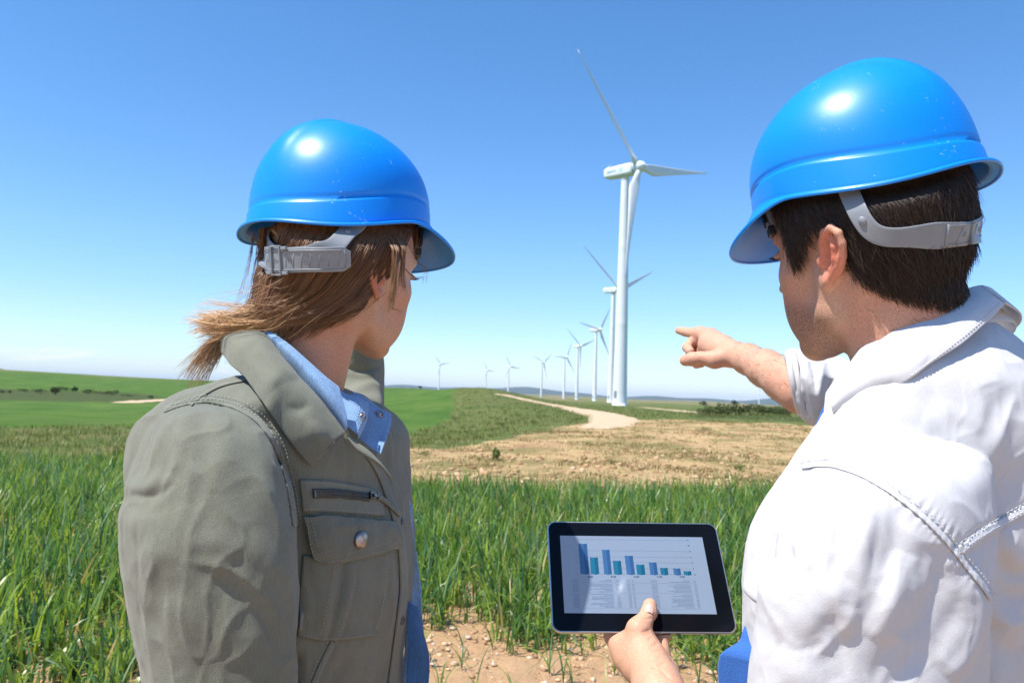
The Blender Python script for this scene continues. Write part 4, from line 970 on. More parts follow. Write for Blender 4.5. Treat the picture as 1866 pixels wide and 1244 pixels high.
    F_([(395, 752), (400, 820), (392, 900)], .011, .004); F_([(430, 765), (452, 850), (448, 950)], .010, -.003)
    F_([(222, 905), (262, 915), (305, 890)], .008, -0.0033); F_([(225, 885), (265, 888), (300, 865)], .007, .004); F_([(218, 940), (260, 955), (290, 940)], .012, .005)
    pass; F_([(345, 1015), (420, 1050), (480, 1120), (512, 1200)], .017, -0.0050); F_([(340, 990), (420, 1010), (490, 1070), (525, 1130)], .014, .003)
    F_([(290, 985), (330, 960), (350, 920)], .013, 0.0028); F_([(240, 1020), (290, 1005), (330, 1020)], .009, .002); F_([(300, 1100), (360, 1130), (400, 1200)], .014, .004); F_([(250, 1110), (290, 1150), (330, 1230)], .012, -.004)
    F_([(505, 830), (532, 900), (542, 1000), (540, 1120), (538, 1244)], .009, -.013, ends=False)
    F_([(560, 1000), (575, 1100), (560, 1244)], .012, -.004); F_([(545, 930), (560, 960), (556, 1040)], .008, -.005); F_([(590, 1200), (650, 1170), (720, 1160)], .012, .003)
    F_([(660, 1100), (690, 1180), (680, 1260)], .012, -.005); F_([(700, 1000), (715, 1080), (712, 1160)], .011, .004); F_([(640, 1190), (600, 1244)], .010, -.004)
    F_([(420, 690), (470, 735), (520, 800), (548, 860)], .010, .003); F_([(600, 860), (640, 840), (690, 850)], .012, .003)
    nz_ = (.0013 * ridged(jV * (17, 17, 9)) + .0008 * ridged(jV * (34, 34, 22) + 5) + .0011 * perlin(jV * 8) + .0017 * crease(jV, (12, 12, 5), 3, 5) - .0015 * crease(jV, (10, 10, 5), 8, 5) + .0013 * crease(jV, (24, 24, 15), 21, 6)); jV += jN * nz_[:, None]
    F_([(300, 770), (285, 830), (262, 880)], .005, .003, sharp=True); F_([(350, 770), (352, 850), (340, 930)], .006, .003, sharp=True); F_([(238, 900), (280, 905), (322, 880)], .004, -.003, sharp=True); F_([(330, 1020), (420, 1040), (490, 1095), (520, 1150)], .006, .0035, sharp=True); pass; F_([(560, 1020), (572, 1090), (562, 1160)], .005, -.003, sharp=True); F_([(690, 1010), (706, 1080), (704, 1150)], .005, -.0025, sharp=True); F_([(470, 1110), (500, 1180), (505, 1250)], .006, -.003, sharp=True)
    seamline = [(300, 752), (330, 741), (365, 735), (395, 737), (432, 748), (468, 772), (497, 812), (515, 860), (526, 910), (533, 960)]
    sp, _ = curve_on(jb, seamline, 40, 0, .85); d_, t_ = polydist(jV, sp); pk = np.sin(t_ * 190) * np.exp(-(d_ / .006) ** 2) * .0007; jV += jN * (pk - .0018 * np.exp(-(d_ / .0022) ** 2))[:, None]
    jac = mesh_obj('jacket', jV, jF, olive, wr_); jb = bvh_of(jV, jF)
    lV, lF = remesh([ls1], .004, 4, 1); lN = normals(lV, lF); lb = bvh_of(lV, lF)
    for px, w_, a in (([(622, 668), (660, 676), (697, 664)], .004, -.004), ([(640, 720), (670, 705), (697, 712)], .010, .005), ([(650, 740), (680, 735), (697, 745)], .008, -.005), ([(668, 655), (680, 700), (690, 730)], .010, .004)): fold(lV, lN, lb, px, w_, a, d0=1.3)
    lV += lN * (.0022 * ridged(lV * (16, 16, 16)))[:, None]; mesh_obj('raised_sleeve', lV, lF, olive, jac)
    # seam tapes and stitching
    cloth('shoulder_seam', band(seamline, 11, off=.0005, bv=jb), olive_seam, jac, .0005, 1, 0)
    cloth('yoke_seam', band([(346, 737), (372, 716), (405, 700), (450, 690)], -5, bv=jb), olive_seam, jac, .0007, 1, 0)
    sl_ = np.array(seamline, float)
    stl = [sl_ + (5, -6), sl_ + (14, -12), [(350, 733), (374, 713), (407, 697), (450, 686)]]
    # collar leaf (olive), folded over a stand
    def on(x, y, lift=.006): q, n = hit(jb, x, y, .9); return q + n * lift
    inner = [P(395, 624, .955), P(436, 606, .945), P(474, 605, .925), P(512, 646, .896), P(552, 693, .884), P(592, 740, .879), P(630, 790, .879)]
    outer = [P(404, 640, .945), on(424, 668, .008), on(450, 705, .009), on(478, 742, .008), on(505, 780, .007), on(534, 818, .006), on(563, 852, .006)]
    rows = [inner]
    for u in (.14, .34, .56, .78, 1.0):
        rows.append([a * (1 - u) + b * u + (0, 0, .012 * math.sin(math.pi * u) * (1 - .5 * k / 6)) + (CAM - a) * .012 * math.sin(math.pi * u) for k, (a, b) in enumerate(zip(inner, outer))])
    cV, cF = sheet3(rows); cb0 = bvh_of(cV, [tuple(q) for q in cF]); cN = normals(cV, np.array(cF))
    for px, w_, a in (([(470, 640), (490, 665), (498, 690)], .006, .003), ([(500, 700), (535, 735), (560, 790)], .010, .003), ([(520, 740), (545, 745), (565, 735)], .005, .0035), ([(560, 770), (580, 790), (590, 810)], .006, -.003), ([(440, 625), (455, 660), (470, 690)], .006, -.002)): fold(cV, cN, cb0, px, w_, a, d0=.92)
    cV += cN * (.0008 * ridged(cV * 30) + .0016 * crease(cV, (16, 16, 12), 4, 5))[:, None]
    collar = cloth('collar', (cV, cF), olive, jac, .0026, -1, 1); cb = bvh_of(cV, [tuple(q) for q in cF])
    cs_ = [[(412, 640), (434, 672), (460, 708), (488, 745), (515, 783), (545, 822), (569, 840), (600, 817), (626, 795)]]
    mesh_obj('stitching', *stitches(cb, cs_, off=.0014, d0=.92), thread_o, collar)
    # far side of the collar and its stand, round the neck
    far = sheet3([[P(395, 624, .955), P(430, 604, 1.0), P(500, 612, 1.05), P(580, 660, 1.07), P(640, 740, 1.04), P(668, 800, .99)], [P(390, 650, .96), P(420, 640, 1.03), P(500, 650, 1.10), P(590, 700, 1.13), P(665, 770, 1.08), P(690, 815, 1.01)]], 40, 8)
    cloth('collar_far_side', far, olive, jac, .0026, 0, 1)
    # lapel fold and front edge
    lap = sheet([[(632, 792, .892), (652, 806, .893), (676, 824, .896), (700, 850, .900), (716, 872, .906)], [(636, 800, .888), (650, 818, .888), (668, 830, .890), (690, 845, .895), (712, 868, .903)], [(648, 808, .896), (662, 824, .9), (684, 842, .905), (704, 862, .91), (720, 884, .912)]], 30, 10)
    cloth('lapel', lap, olive_seam, jac, .002, 0, 1)
    edge_ = [(690, 826), (712, 862), (728, 905), (742, 950), (751, 1000), (754, 1060), (750, 1110), (742, 1170), (731, 1250)]
    ed = np.array(edge_, float) + (-11, 0)
    plk = strip(jb, ed + (-16, 2), ed + (-.5, 0), 120, 5, .0012, .95); cloth('placket', plk, olive_seam, jac, .0012, 1, 0)
    stl += [ed + (-13, 2), ed + (-4, 0)]
    # zip pocket
    wz = strip(jb, [(546, 873), (600, 876), (660, 886), (692, 897)], [(552, 930), (600, 932), (650, 936), (700, 940)], 50, 16, .0012, .92); cloth('zip_panel', wz, olive_seam, jac, .0012, 1, 0)
    zt = strip(jb, [(566, 889), (600, 890), (640, 894), (670, 899)], [(568, 907), (600, 907), (640, 910), (668, 914)], 40, 5, .0030, .92)
    zp = cloth('zipper', zt, mat('zip_tape', (.07, .07, .06), .8), jac, .0008, 1, 0)
    tt = []
    zc, zn = curve_on(jb, [(568, 898), (600, 899), (640, 902), (664, 905)], 60, .0045, .92); zc, zn = resample(zc, .00155, zn)
    for i in range(len(zc)):
        t_ = unit(zc[min(i + 1, len(zc) - 1)] - zc[max(i - 1, 0)]); s_ = np.cross(zn[i], t_); sg = 1 if i % 2 else -1
        tt.append(box(zc[i] + s_ * .0011 * sg, (.0009, .0030, .0012), frame(t_, s_, zn[i])))
    mesh_obj('teeth', *merge(tt), steel, zp, smooth=False)
    q, n = hit(jb, 673, 904, .92); e1 = unit(hit(jb, 690, 908, .92)[0] - q); e2 = np.cross(n, e1); Fr = frame(e1, e2, n)
    pl = merge([box(q + n * .0055 - e1 * .002, (.013, .0085, .003), Fr), box(q + n * .008, (.008, .0045, .003), Fr), box(q + n * .007 + e1 * .009, (.010, .0018, .0015), Fr), box(q + n * .0065 + e1 * .013 + e2 * .003, (.003, .007, .0015), Fr), box(q + n * .0065 + e1 * .0135 - e2 * .003, (.003, .004, .0015), Fr)])
    po = mesh_obj('zip_slider', *pl, steel, zp, smooth=False); bevel(po, .0006)
    q2, n2 = hit(jb, 569, 898, .92); mesh_obj('zip_stop', *box(q2 + n2 * .005, (.0035, .007, .002), frame(e1, e2, n2)), steel, zp, smooth=False)
    lc = catmull(np.array([(684, 905), (698, 914), (712, 926), (724, 938)], float), 12); lp = strip(jb, lc + (1, -3.5), lc + (-2, 4), 20, 4, .0045, .92); cloth('zip_pull_cord', lp, olive_seam, zp, .0016, 1, 0)
    # flap pocket
    fl = strip(jb, [(551, 936), (600, 939), (660, 946), (716, 951)], [(570, 1018), (610, 1024), (665, 1013), (728, 996)], 60, 26, .0035, .92, bulge=.0035)
    fV = fl[0]; fN = normals(fV, np.array(fl[1])); fb = bvh_of(*fl)
    for px, w_, a in (([(600, 962), (650, 958), (680, 955)], .004, .0022), ([(706, 958), (716, 975), (722, 990)], .004, .002), ([(575, 950), (582, 985), (590, 1010)], .006, .0015)): fold(fV, fN, fb, px, w_, a, d0=.9)
    fV += fN * (.0008 * ridged(fV * 45))[:, None]
    flap = cloth('pocket_flap', (fV, fl[1]), olive, jac, .0026, 1, 1); fb = bvh_of(*fl)
    mesh_obj('stitching', *stitches(fb, [[(556, 940), (574, 1013), (610, 1019), (665, 1008), (723, 992), (712, 955)], [(566, 945), (584, 1003), (620, 1008), (665, 998), (708, 984), (700, 955)]], off=.0030, d0=.9), thread_o, flap)
    snap(653, 983, .0098, fb, .0035, brass, 'snap_button', par=flap)
    snap(729, 950, .0045, jb, .0025, steel, 'snap_socket', True, jac); snap(730, 1129, .0055, jb, .0025, steel, 'snap_socket', True, jac); snap(672, 822, .0045, jb, .008, steel, 'snap_socket', True, jac)
    pk_ = strip(jb, [(552, 1010), (600, 1016), (660, 1008), (706, 992)], [(541, 1158), (590, 1166), (640, 1163), (682, 1157)], 40, 30, .0014, .92)
    pV = pk_[0]; pN = normals(pV, np.array(pk_[1])); pb = bvh_of(*pk_)
    fold(pV, pN, pb, [(628, 1020), (618, 1080), (600, 1160)], .0035, -.004, ends=False, d0=.9); fold(pV, pN, pb, [(640, 1020), (632, 1080), (612, 1160)], .005, .003, d0=.9); fold(pV, pN, pb, [(612, 1020), (600, 1080), (586, 1160)], .005, .002, d0=.9)
    pocket = cloth('chest_pocket', (pV, pk_[1]), olive, jac, .0014, 1, 0); pb = bvh_of(*pk_)
    mesh_obj('stitching', *stitches(pb, [[(705, 1000), (704, 1060), (694, 1120), (681, 1154)], [(545, 1155), (590, 1163), (640, 1160), (681, 1154)], [(648, 1022), (640, 1080), (618, 1160)], [(610, 1024), (600, 1080), (582, 1160)]], off=.0016), thread_o, pocket)
    stl += [[(548, 878), (600, 881), (660, 891), (690, 901)], [(556, 926), (600, 928), (650, 932), (690, 935)], [(606, 1168), (590, 1200), (570, 1250)], [(596, 1168), (578, 1200), (558, 1250)]]
    cloth('side_seam', band([(602, 1166), (584, 1202), (562, 1252)], 10, .0008, bv=jb), olive_seam, jac, .0008, 1, 0)
    mesh_obj('stitching', *stitches(jb, stl, off=.0022, d0=.92), thread_o, jac)
    # --- denim shirt
    sh_ = sheet([[(482, 598, .935), (521, 622, .905), (563, 658, .894), (592, 684, .892), (618, 704, .896)], [(482, 606, .925), (524, 640, .895), (566, 684, .885), (604, 728, .882), (634, 772, .886)], [(478, 612, .935), (514, 652, .905), (554, 700, .893), (592, 742, .889), (622, 790, .892)]], 50, 14)
    shirt = cloth('denim_shirt', sh_, denim, wr_, .0016, 0, 1)
    s2 = sheet([[(606, 700, .93), (628, 716, .93), (650, 722, .935), (672, 734, .94)], [(604, 722, .915), (630, 742, .912), (655, 752, .915), (668, 768, .922)], [(618, 762, .903), (636, 780, .898), (652, 792, .898), (652, 800, .905)]], 26, 18)
    f2 = cloth('shirt_collar', s2, denim, shirt, .0022, 0, 1)
    s3 = sheet([[(640, 712, .97), (664, 722, .972), (690, 742, .972), (713, 754, .968)], [(648, 740, .955), (668, 748, .955), (690, 762, .955), (712, 776, .952)], [(650, 775, .935), (668, 785, .935), (688, 796, .935), (704, 800, .932)], [(655, 800, .925), (670, 812, .922), (684, 822, .92), (694, 828, .918)]], 26, 18)
    f3 = cloth('shirt_placket', s3, denim, shirt, .0022, 0, 1)
    b3 = bvh_of(*s3); b2 = bvh_of(*s2); b1 = bvh_of(*sh_)
    for px, w_, a in (([(655, 745), (672, 775), (690, 812)], .005, -.003), ([(690, 760), (686, 790), (692, 815)], .004, .003)):
        pass
    mesh_obj('stitching', *stitches(b3, [[(664, 726), (690, 746), (709, 757), (706, 780), (699, 800), (690, 822)], [(652, 728), (680, 752), (706, 766)]], d0=.95, off=.0014), thread_d, f3); mesh_obj('stitching', *stitches(b2, [[(612, 752), (632, 772), (648, 790)], [(664, 738), (660, 760), (648, 790)], [(656, 735), (650, 762), (640, 780)]], d0=.92, off=.0014), thread_d, f2)
    for x, y, bv in ((691, 757, b3), (659, 760, b2)):
        snap(x, y, .0052, bv, .0018, brass, 'snap_button', True, shirt)
    # shirt front showing along the open jacket edge
    fr = sheet([[(690, 830, 1.065), (718, 868, 1.070), (741, 905, 1.075)], [(700, 880, 1.070), (735, 915, 1.075), (752, 925, 1.080)], [(722, 940, 1.075), (747, 950, 1.080), (753, 962, 1.082)], [(737, 1060, 1.080), (755, 1060, 1.085), (767, 1064, 1.085)], [(742, 1120, 1.080), (759, 1112, 1.085), (769, 1112, 1.085)], [(737, 1180, 1.080), (755, 1178, 1.085), (773, 1170, 1.088)], [(732, 1260, 1.080), (749, 1258, 1.085), (767, 1256, 1.090)]], 14, 60)
    cloth('shirt_front', fr, denim, shirt, .0018, 0, 1)
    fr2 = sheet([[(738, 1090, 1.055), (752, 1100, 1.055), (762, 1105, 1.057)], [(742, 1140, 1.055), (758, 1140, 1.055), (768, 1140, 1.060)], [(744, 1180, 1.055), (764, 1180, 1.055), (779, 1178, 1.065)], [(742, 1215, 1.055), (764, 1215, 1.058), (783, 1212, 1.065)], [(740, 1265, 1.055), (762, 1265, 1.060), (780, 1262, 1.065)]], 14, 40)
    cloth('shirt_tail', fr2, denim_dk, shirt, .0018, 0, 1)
    # trousers and shoes (below the frame)
    trs = [limb([hip + lt_ * .085 * s, hip + lt_ * .085 * s + (.02, 0, -.43), hip + lt_ * .085 * s + (-.01, 0, -.80)], [.105, .07, .06]) for s in (-1, 1)] + [limb([hip + (0, 0, .02), hip - (0, 0, .05)], [.11, .12])]
    tV, tF = figure(trs, .012); mesh_obj('trousers', tV, tF, trouser_m, wr_)
    for s in (-1, 1):
        f0 = hip + lt_ * .085 * s; f0[2] = .045; sv, sf = figure([limb([f0 - fw * .03, f0 + fw * .19 - (0, 0, .01)], [.048, .034])], .008); sv[:, 2] = np.maximum(sv[:, 2], .002); mesh_obj('shoe', sv, sf, shoe_m, wr_)
# ------------------------------------------------------------------ the man
if 'man' not in SKIP:
    mr_ = empty('person', (.42, .88, 0)); tag(mr_, 'dark haired man in a white shirt pointing at the turbines and holding a tablet', 'person')
    T = MAN_HEAD; S_ = .94
    hV, hF = surfnet(lambda p: head_full(p, False), (-.14, -.11, -.21), (.13, .11, .15), .0023, 2)
    # fine relief: pores and slight unevenness
    hW_ = hat_clamp(MAN_HAT, xf(T, hV * S_), .85); mhV, mhF = hW_, hF
    # stubble on jaw and upper lip, stored as a mask
    bx_, by_, bz_ = hV.T; beard = sm(-.030, -.055, bz_ + .25 * np.clip(.06 - bx_, 0, 1)) * sm(-.012, .012, bx_) * sm(-.132, -.112, bz_ - .3 * np.clip(bx_ - .03, 0, 1)); beard = np.maximum(beard, 0)
    ln = unit([-.51, .86, 0]); rt = unit([.86, .51, 0]); che = P(1690, 1000, .88); nb = xf(T, [[-.05, 0, -.19]])[0]
    ls = P(1640, 880, .70); rs_ = P(1800, 800, 1.12)
    # --- pointing arm (far side) and hand
    A = lambda x, y, d: P(x, y, d)
    elb = A(1500, 735, 1.13); wri = A(1336, 645, 1.335)
    def arm_r(p):
        d = q_chain(p, [rs_, elb + (.02, 0, 0), A(1462, 710, 1.155), A(1430, 691, 1.19), A(1395, 671, 1.24), A(1362, 654, 1.29), wri], [.042, .033, .0325, .0305, .0270, .0225, .0198], .015)
        d = smin(d, q_chain(p, [wri, A(1314, 636, 1.365), A(1296, 628, 1.395)], [.0200, .0225, .0235], .008), .014)
        d = smin(d, q_chain(p, [A(1318, 630, 1.37), A(1294, 614, 1.41), A(1276, 608, 1.43)], [.0165, .0155, .0135], .006), .010)
        d = smin(d, q_chain(p, [A(1318, 648, 1.37), A(1298, 645, 1.40), A(1284, 640, 1.42)], [.017, .0165, .014], .006), .010)
        # index, straight out
        d = smin(d, q_chain(p, [A(1276, 607, 1.43), A(1261, 606.5, 1.45), A(1249, 604.5, 1.47), A(1237, 602, 1.485)], [.0120, .0094, .0086, .0068], .002), .004)
        # middle, ring, little: curled under
        for q_, k_ in (([(1275, 617, 1.43), (1260, 624, 1.445), (1251.5, 633, 1.435), (1258, 640, 1.41)], [.0108, .0092, .0084, .0075]),
                       ([(1278, 629, 1.44), (1266, 640, 1.455), (1257, 647, 1.44), (1266, 653, 1.42)], [.0102, .0088, .0080, .007]),
                       ([(1286, 643, 1.44), (1276, 656, 1.45), (1269, 664, 1.435), (1278, 663, 1.42)], [.0095, .0080, .0072, .0066])):
            d = smin(d, q_chain(p, [A(*v) for v in q_], k_, .0015), .0025)
        # thumb along the lower edge, tip forward
        d = smin(d, q_chain(p, [A(1324, 650, 1.33), A(1302, 655, 1.335), A(1276, 652, 1.345)], [.0165, .0150, .0112], .004), .006)
        d = smin(d, q_chain(p, [A(1276, 652, 1.345), A(1261, 654, 1.355), A(1249, 656.5, 1.365)], [.0112, .0118, .0098], .003), .002)
        d = smin(d, q_cap(p, A(1330, 626, 1.335), A(1300, 606 + 6, 1.395), .0030, .0034), .010)
        return d
    lo = np.min([elb, wri, rs_, A(1230, 600, 1.5), A(1240, 680, 1.3)], 0) - .06; hi = np.max([elb, wri, rs_, A(1230, 600, 1.5), A(1240, 600, 1.3)], 0) + .06
    arV, arF = surfnet(arm_r, lo, hi, .0022, 2)
    # fine hairs on the forearm
    an = normals(arV, arF); pr_ = proj(arV); cand = np.where((pr_[:, 0] > 1340) & (pr_[:, 0] < 1450) & ((an @ (CAM - arV.mean(0))) > -.3) )[0]; cand = rng.choice(cand, 420)
    armhair = (arV, an, cand)
    # --- tablet hand
    TAB = np.array([.1844, 1.1122, 1.1809]); tX = unit([.9991, .0388, .0161]); tU = unit([-.0369, .6265, .7785]); tU = unit(tU - tX * (tU @ tX)); tN = np.cross(tX, tU)
    if tN @ (CAM - TAB) < 0: tN = -tN
    def on_tab(px, py, lift):
        v = ray(px, py); s = ((TAB - CAM) @ tN) / (v @ tN); return CAM + v * s + tN * lift
    th = [on_tab(1182, 1108, .0095), on_tab(1180, 1122, .0105), on_tab(1171, 1138, .0125), on_tab(1160, 1152, .012)]
    dt = (th[3] - CAM) @ CF
    w1 = P(1201, 1262, dt - .075)
    def hand_l(p):
        d = q_chain(p, th, [.0092, .0105, .0104, .0125], .003)
        thn = [th[3], P(1167, 1176, dt - .004), P(1180, 1206, dt - .022), P(1193, 1236, dt - .05), w1]
        d = smin(d, q_chain(p, thn, [.0132, .0215, .0245, .0260, .0265], .012), .010)
        # index-side ball of the hand, and palm behind it
        d = smin(d, q_chain(p, [P(1135, 1176, dt + .010), P(1146, 1196, dt + .002), P(1163, 1215, dt - .015)], [.0165, .0190, .0215], .01), .014)
        d = smin(d, q_chain(p, [P(1207, 1206, dt + .004), P(1212, 1226, dt - .015), P(1214, 1250, dt - .055)], [.0130, .0165, .0190], .01), .010)
        d = smin(d, q_chain(p, [P(1135, 1178, dt + .014), P(1175, 1178, dt + .022), P(1200, 1192, dt + .018)], [.015, .016, .013], .01), .012)
        # four fingers spread behind the tablet
        f0 = lambda px, py, s_: on_tab(px, py, -.0125 - s_)
        for (bx2, by2, bd), (mx2, my2), (ex2, ey2), r0 in (((1124, 1168, .016), (1112, 1118), (1106, 1085), .0098), ((1150, 1166, .022), (1146, 1110), (1144, 1072), .0100), ((1180, 1168, .022), (1184, 1112), (1188, 1078), .0096), ((1206, 1186, .010), (1214, 1150), (1222, 1118), .0090)):
            d = smin(d, q_chain(p, [P(bx2, by2, dt + bd), f0(bx2 * .5 + mx2 * .5, 1150, r0 * .55), f0(mx2, my2, r0 * .2), f0(ex2, ey2, r0 * .1)], [r0 * 1.12, r0, r0 * .92, r0 * .82], .003), .005)
        d = smin(d, q_chain(p, [w1, P(1290, 1420, .86), P(1400, 1560, .74)], [.0265, .036, .042], .02), .02)
        # creases at the thumb base
        return d
    aa = np.array(th + [w1, P(1290, 1420, .86), P(1222, 1070, dt + .08), P(1106, 1070, dt + .08), P(1106, 1240, dt)]); lo = aa.min(0) - .05; hi = aa.max(0) + .05
    haV, haF = surfnet(hand_l, lo, hi, .0016, 2)
    hn = normals(haV, haF); hb = bvh_of(haV, haF)
    for px, w_, a in (([(1168, 1152), (1178, 1150), (1186, 1146)], .0016, -.0010), ([(1172, 1158), (1182, 1154), (1188, 1152)], .0014, -.0007), ([(1178, 1166), (1190, 1160)], .0014, -.0006), ([(1184, 1180), (1194, 1174), (1200, 1170)], .0014, -.0006), ([(1182, 1190), (1196, 1186), (1206, 1184)], .0014, -.0007), ([(1180, 1200), (1194, 1200), (1208, 1194)], .0016, -.0009), ([(1186, 1212), (1198, 1214), (1212, 1206)], .0020, -.0014), ([(1200, 1216), (1214, 1228), (1222, 1236)], .0020, -.0012), ([(1170, 1112), (1181, 1114), (1190, 1112)], .0012, -.0004), ([(1170, 1125), (1180, 1127), (1190, 1125)], .0014, -.0006)): fold(haV, hn, hb, px, w_ * 1.15, a * 1.7, d0=dt)
    # coarse trunk, upper arm and legs, all one skin
    hip = np.array([.42, .88, .95])
    ch_ = [limb([nb + (0, 0, .05), nb - (0, 0, .03), che - (0, 0, .10), hip + (0, 0, .15), hip], [.042, .045, .09, .09, .10]), limb([ls + rt * .06, ls + rt * .02 + (0, 0, -.06), P(1560, 1480, .70), P(1400, 1560, .74)], [.038, .040, .04, .04]), limb([nb - (0, 0, .10), rs_ - (0, 0, .03)], [.04, .04])]
    for s in (-1, 1):
        h0 = hip + rt * .09 * s; ch_.append(limb([h0, h0 + ln * .02 + (0, 0, -.45), h0 + (0, 0, -.87)], [.085, .052, .038])); ch_.append(limb([h0 + (0, 0, -.90), h0 + ln * .19 + (0, 0, -.925)], [.034, .026]))
    bV, bF = figure(ch_)
    n1, n2, n3 = len(hW_), len(hW_) + len(arV), len(hW_) + len(arV) + len(haV)
    body_m = mesh_obj('body', np.concatenate([hW_, arV, haV, bV]), np.concatenate([hF, arF + n1, haF + n2, bF + n3]), skin_m, mr_)
    at = body_m.data.attributes.new('beard', 'FLOAT', 'POINT'); bb = np.zeros(len(body_m.data.vertices), np.float32); bb[:n1] = beard * 1.0; at.data.foreach_set('value', bb); put_attr(body_m, 'blush', head_blush(hV))
    face_bits(T, S_, mr_, eye_m, hair_dk, 1.3)
    # thumb nail
    q, n = hit(hb, 1183, 1108, dt); e2 = unit(th[0] - th[1]); e1 = np.cross(e2, n); nv = []
    for i in range(9):
        for j in range(9):
            u, v = (i / 4 - 1), (j / 4 - 1); rr = (1 - .25 * max(0, abs(v)) ** 4); nv.append(q + e1 * u * .0062 * rr + e2 * (v * .0065 + .0005 - .0008 * u * u) + n * (.0010 - .0030 * u * u))
    nail_m = mat('nail', (.66, .42, .34), .25, .5); no = mesh_obj('thumb_nail', np.array(nv), grid_faces(9, 9), nail_m, mr_); solid(no, .0006, 0); subsurf(no, 1)
    # --- shirt: trunk, near sleeve, rolled far sleeve
    torso = loft([(1600, 600, 1790, 578, .875, .075), (1570, 636, 1848, 616, .87, .125), (1545, 685, 1900, 676, .865, .165), (1520, 735, 1950, 735, .868, .185), (1486, 790, 1985, 790, .87, .192), (1446, 850, 2010, 850, .875, .19), (1396, 930, 2015, 930, .87, .19), (1374, 1010, 2010, 1010, .87, .185), (1370, 1090, 2000, 1090, .87, .18), (1366, 1180, 1990, 1180, .87, .175), (1362, 1260, 1985, 1260, .87, .175), (1370, 1480, 1980, 1480, .87, .17), (1380, 1600, 1990, 1600, .87, .17)], bdir=(.50, .86, 0), ex=2.4)
    sl = loft([(1590, 800, 1680, 795, .735, .03), (1520, 835, 1765, 825, .715, .062), (1474, 875, 1800, 865, .70, .080), (1440, 930, 1812, 925, .69, .088), (1415, 990, 1815, 985, .685, .090), (1398, 1050, 1815, 1050, .68, .090), (1385, 1120, 1810, 1120, .68, .089), (1374, 1190, 1803, 1190, .68, .088), (1366, 1260, 1795, 1260, .68, .086), (1350, 1400, 1770, 1400, .69, .078), (1330, 1520, 1700, 1540, .71, .066)], bdir=(.48, .86, 0), ex=2.25)
    jV, jF = remesh([torso, sl], .0040, 8, 1); jN = normals(jV, jF); jb = bvh_of(jV, jF)
    F_ = lambda px, w_, a, **k: fold(jV, jN, jb, px, w_ * 1.15, a * .8, d0=.7, **k)
    for px, w_, a in (([(1500, 850), (1475, 890), (1450, 960)], .012, .006), ([(1545, 860), (1520, 930), (1500, 1000)], .012, -.005), ([(1520, 870), (1490, 950), (1470, 1040)], .009, .005), ([(1590, 890), (1570, 980), (1545, 1100)], .012, .005), ([(1640, 925), (1620, 1000), (1600, 1080)], .009, -.004),
                      ([(1395, 1000), (1420, 1010), (1450, 995)], .010, -.006), ([(1380, 1060), (1430, 1100), (1460, 1180)], .014, .005), ([(1700, 990), (1690, 1070), (1640, 1160)], .014, -.007), ([(1730, 1030), (1725, 1110), (1660, 1200), (1590, 1250)], .016, -.008), ([(1660, 1010), (1640, 1090), (1600, 1170)], .012, .006),
                      ([(1760, 1040), (1770, 1130), (1720, 1230)], .014, .006), ([(1450, 1080), (1500, 1160), (1520, 1244)], .016, -.005), ([(1550, 1060), (1500, 1120), (1430, 1160)], .014, .005), ([(1420, 1180), (1460, 1220), (1480, 1260)], .012, .005), ([(1400, 920), (1430, 935), (1462, 900)], .009, .005),
                      ([(1560, 780), (1640, 800), (1720, 860)], .016, .004), ([(1680, 760), (1760, 800), (1840, 870)], .018, .004), ([(1600, 740), (1560, 790), (1530, 820)], .012, -.004), ([(1800, 700), (1830, 760), (1850, 830)], .016, -.005), ([(1866, 760), (1800, 830), (1760, 900)], .013, .004),
                      ([(1812, 1010), (1835, 1040), (1866, 1050)], .006, -.006), ([(1808, 1060), (1840, 1085), (1866, 1090)], .007, -.006), ([(1805, 1120), (1835, 1135), (1866, 1130)], .006, .005), ([(1806, 1170), (1840, 1190), (1866, 1185)], .009, -.005), ([(1810, 960), (1835, 990), (1850, 1040)], .007, .005)): F_(px, w_, a)
    F_([(1814, 1040), (1810, 1120), (1800, 1250)], .008, -.010, ends=False)
    jV += jN * (.0010 * ridged(jV * (12, 12, 6)) + .0004 * ridged(jV * (30, 30, 20) + 5) + .0010 * perlin(jV * 8) + .0018 * crease(jV, (8, 8, 4), 2, 3.5) - .0016 * crease(jV, (7, 7, 4), 9, 3.5) + .0007 * crease(jV, (20, 20, 14), 17, 5) + .0004 * crease(jV, (42, 42, 30), 33, 6))[:, None]
    for px, w_, a in (([(1500, 870), (1478, 930), (1462, 1010)], .005, .003), ([(1560, 880), (1545, 950), (1535, 1030)], .005, -.003), ([(1400, 1015), (1440, 1020), (1480, 1000)], .004, -.003), ([(1720, 1010), (1708, 1090), (1650, 1180)], .006, -.004), ([(1640, 1000), (1625, 1080), (1590, 1160)], .005, .003), ([(1770, 1070), (1760, 1150), (1715, 1220)], .005, -.003), ([(1610, 790), (1690, 810), (1760, 850)], .006, .0025), ([(1530, 880), (1512, 960), (1500, 1060)], .004, .003), ([(1600, 920), (1590, 1000), (1575, 1080)], .004, -.0025), ([(1480, 1060), (1520, 1140), (1545, 1230)], .005, -.003), ([(1560, 1080), (1540, 1140), (1480, 1200)], .005, .003), ([(1400, 1100), (1430, 1150), (1445, 1220)], .004, .0025), ([(1680, 1130), (1640, 1200), (1600, 1250)], .005, .003), ([(1850, 720), (1820, 790), (1770, 850)], .006, .003), ([(1700, 740), (1740, 780), (1800, 800)], .005, -.002)): F_(px, w_, a, sharp=True)
    seamA = [(1462, 846), (1500, 843), (1530, 847), (1570, 861), (1605, 880), (1640, 903), (1680, 935), (1712, 966), (1740, 998), (1765, 1030), (1790, 1062), (1808, 1088)]
    seamB = [(1738, 998), (1780, 968), (1820, 944), (1866, 918), (1900, 900)]
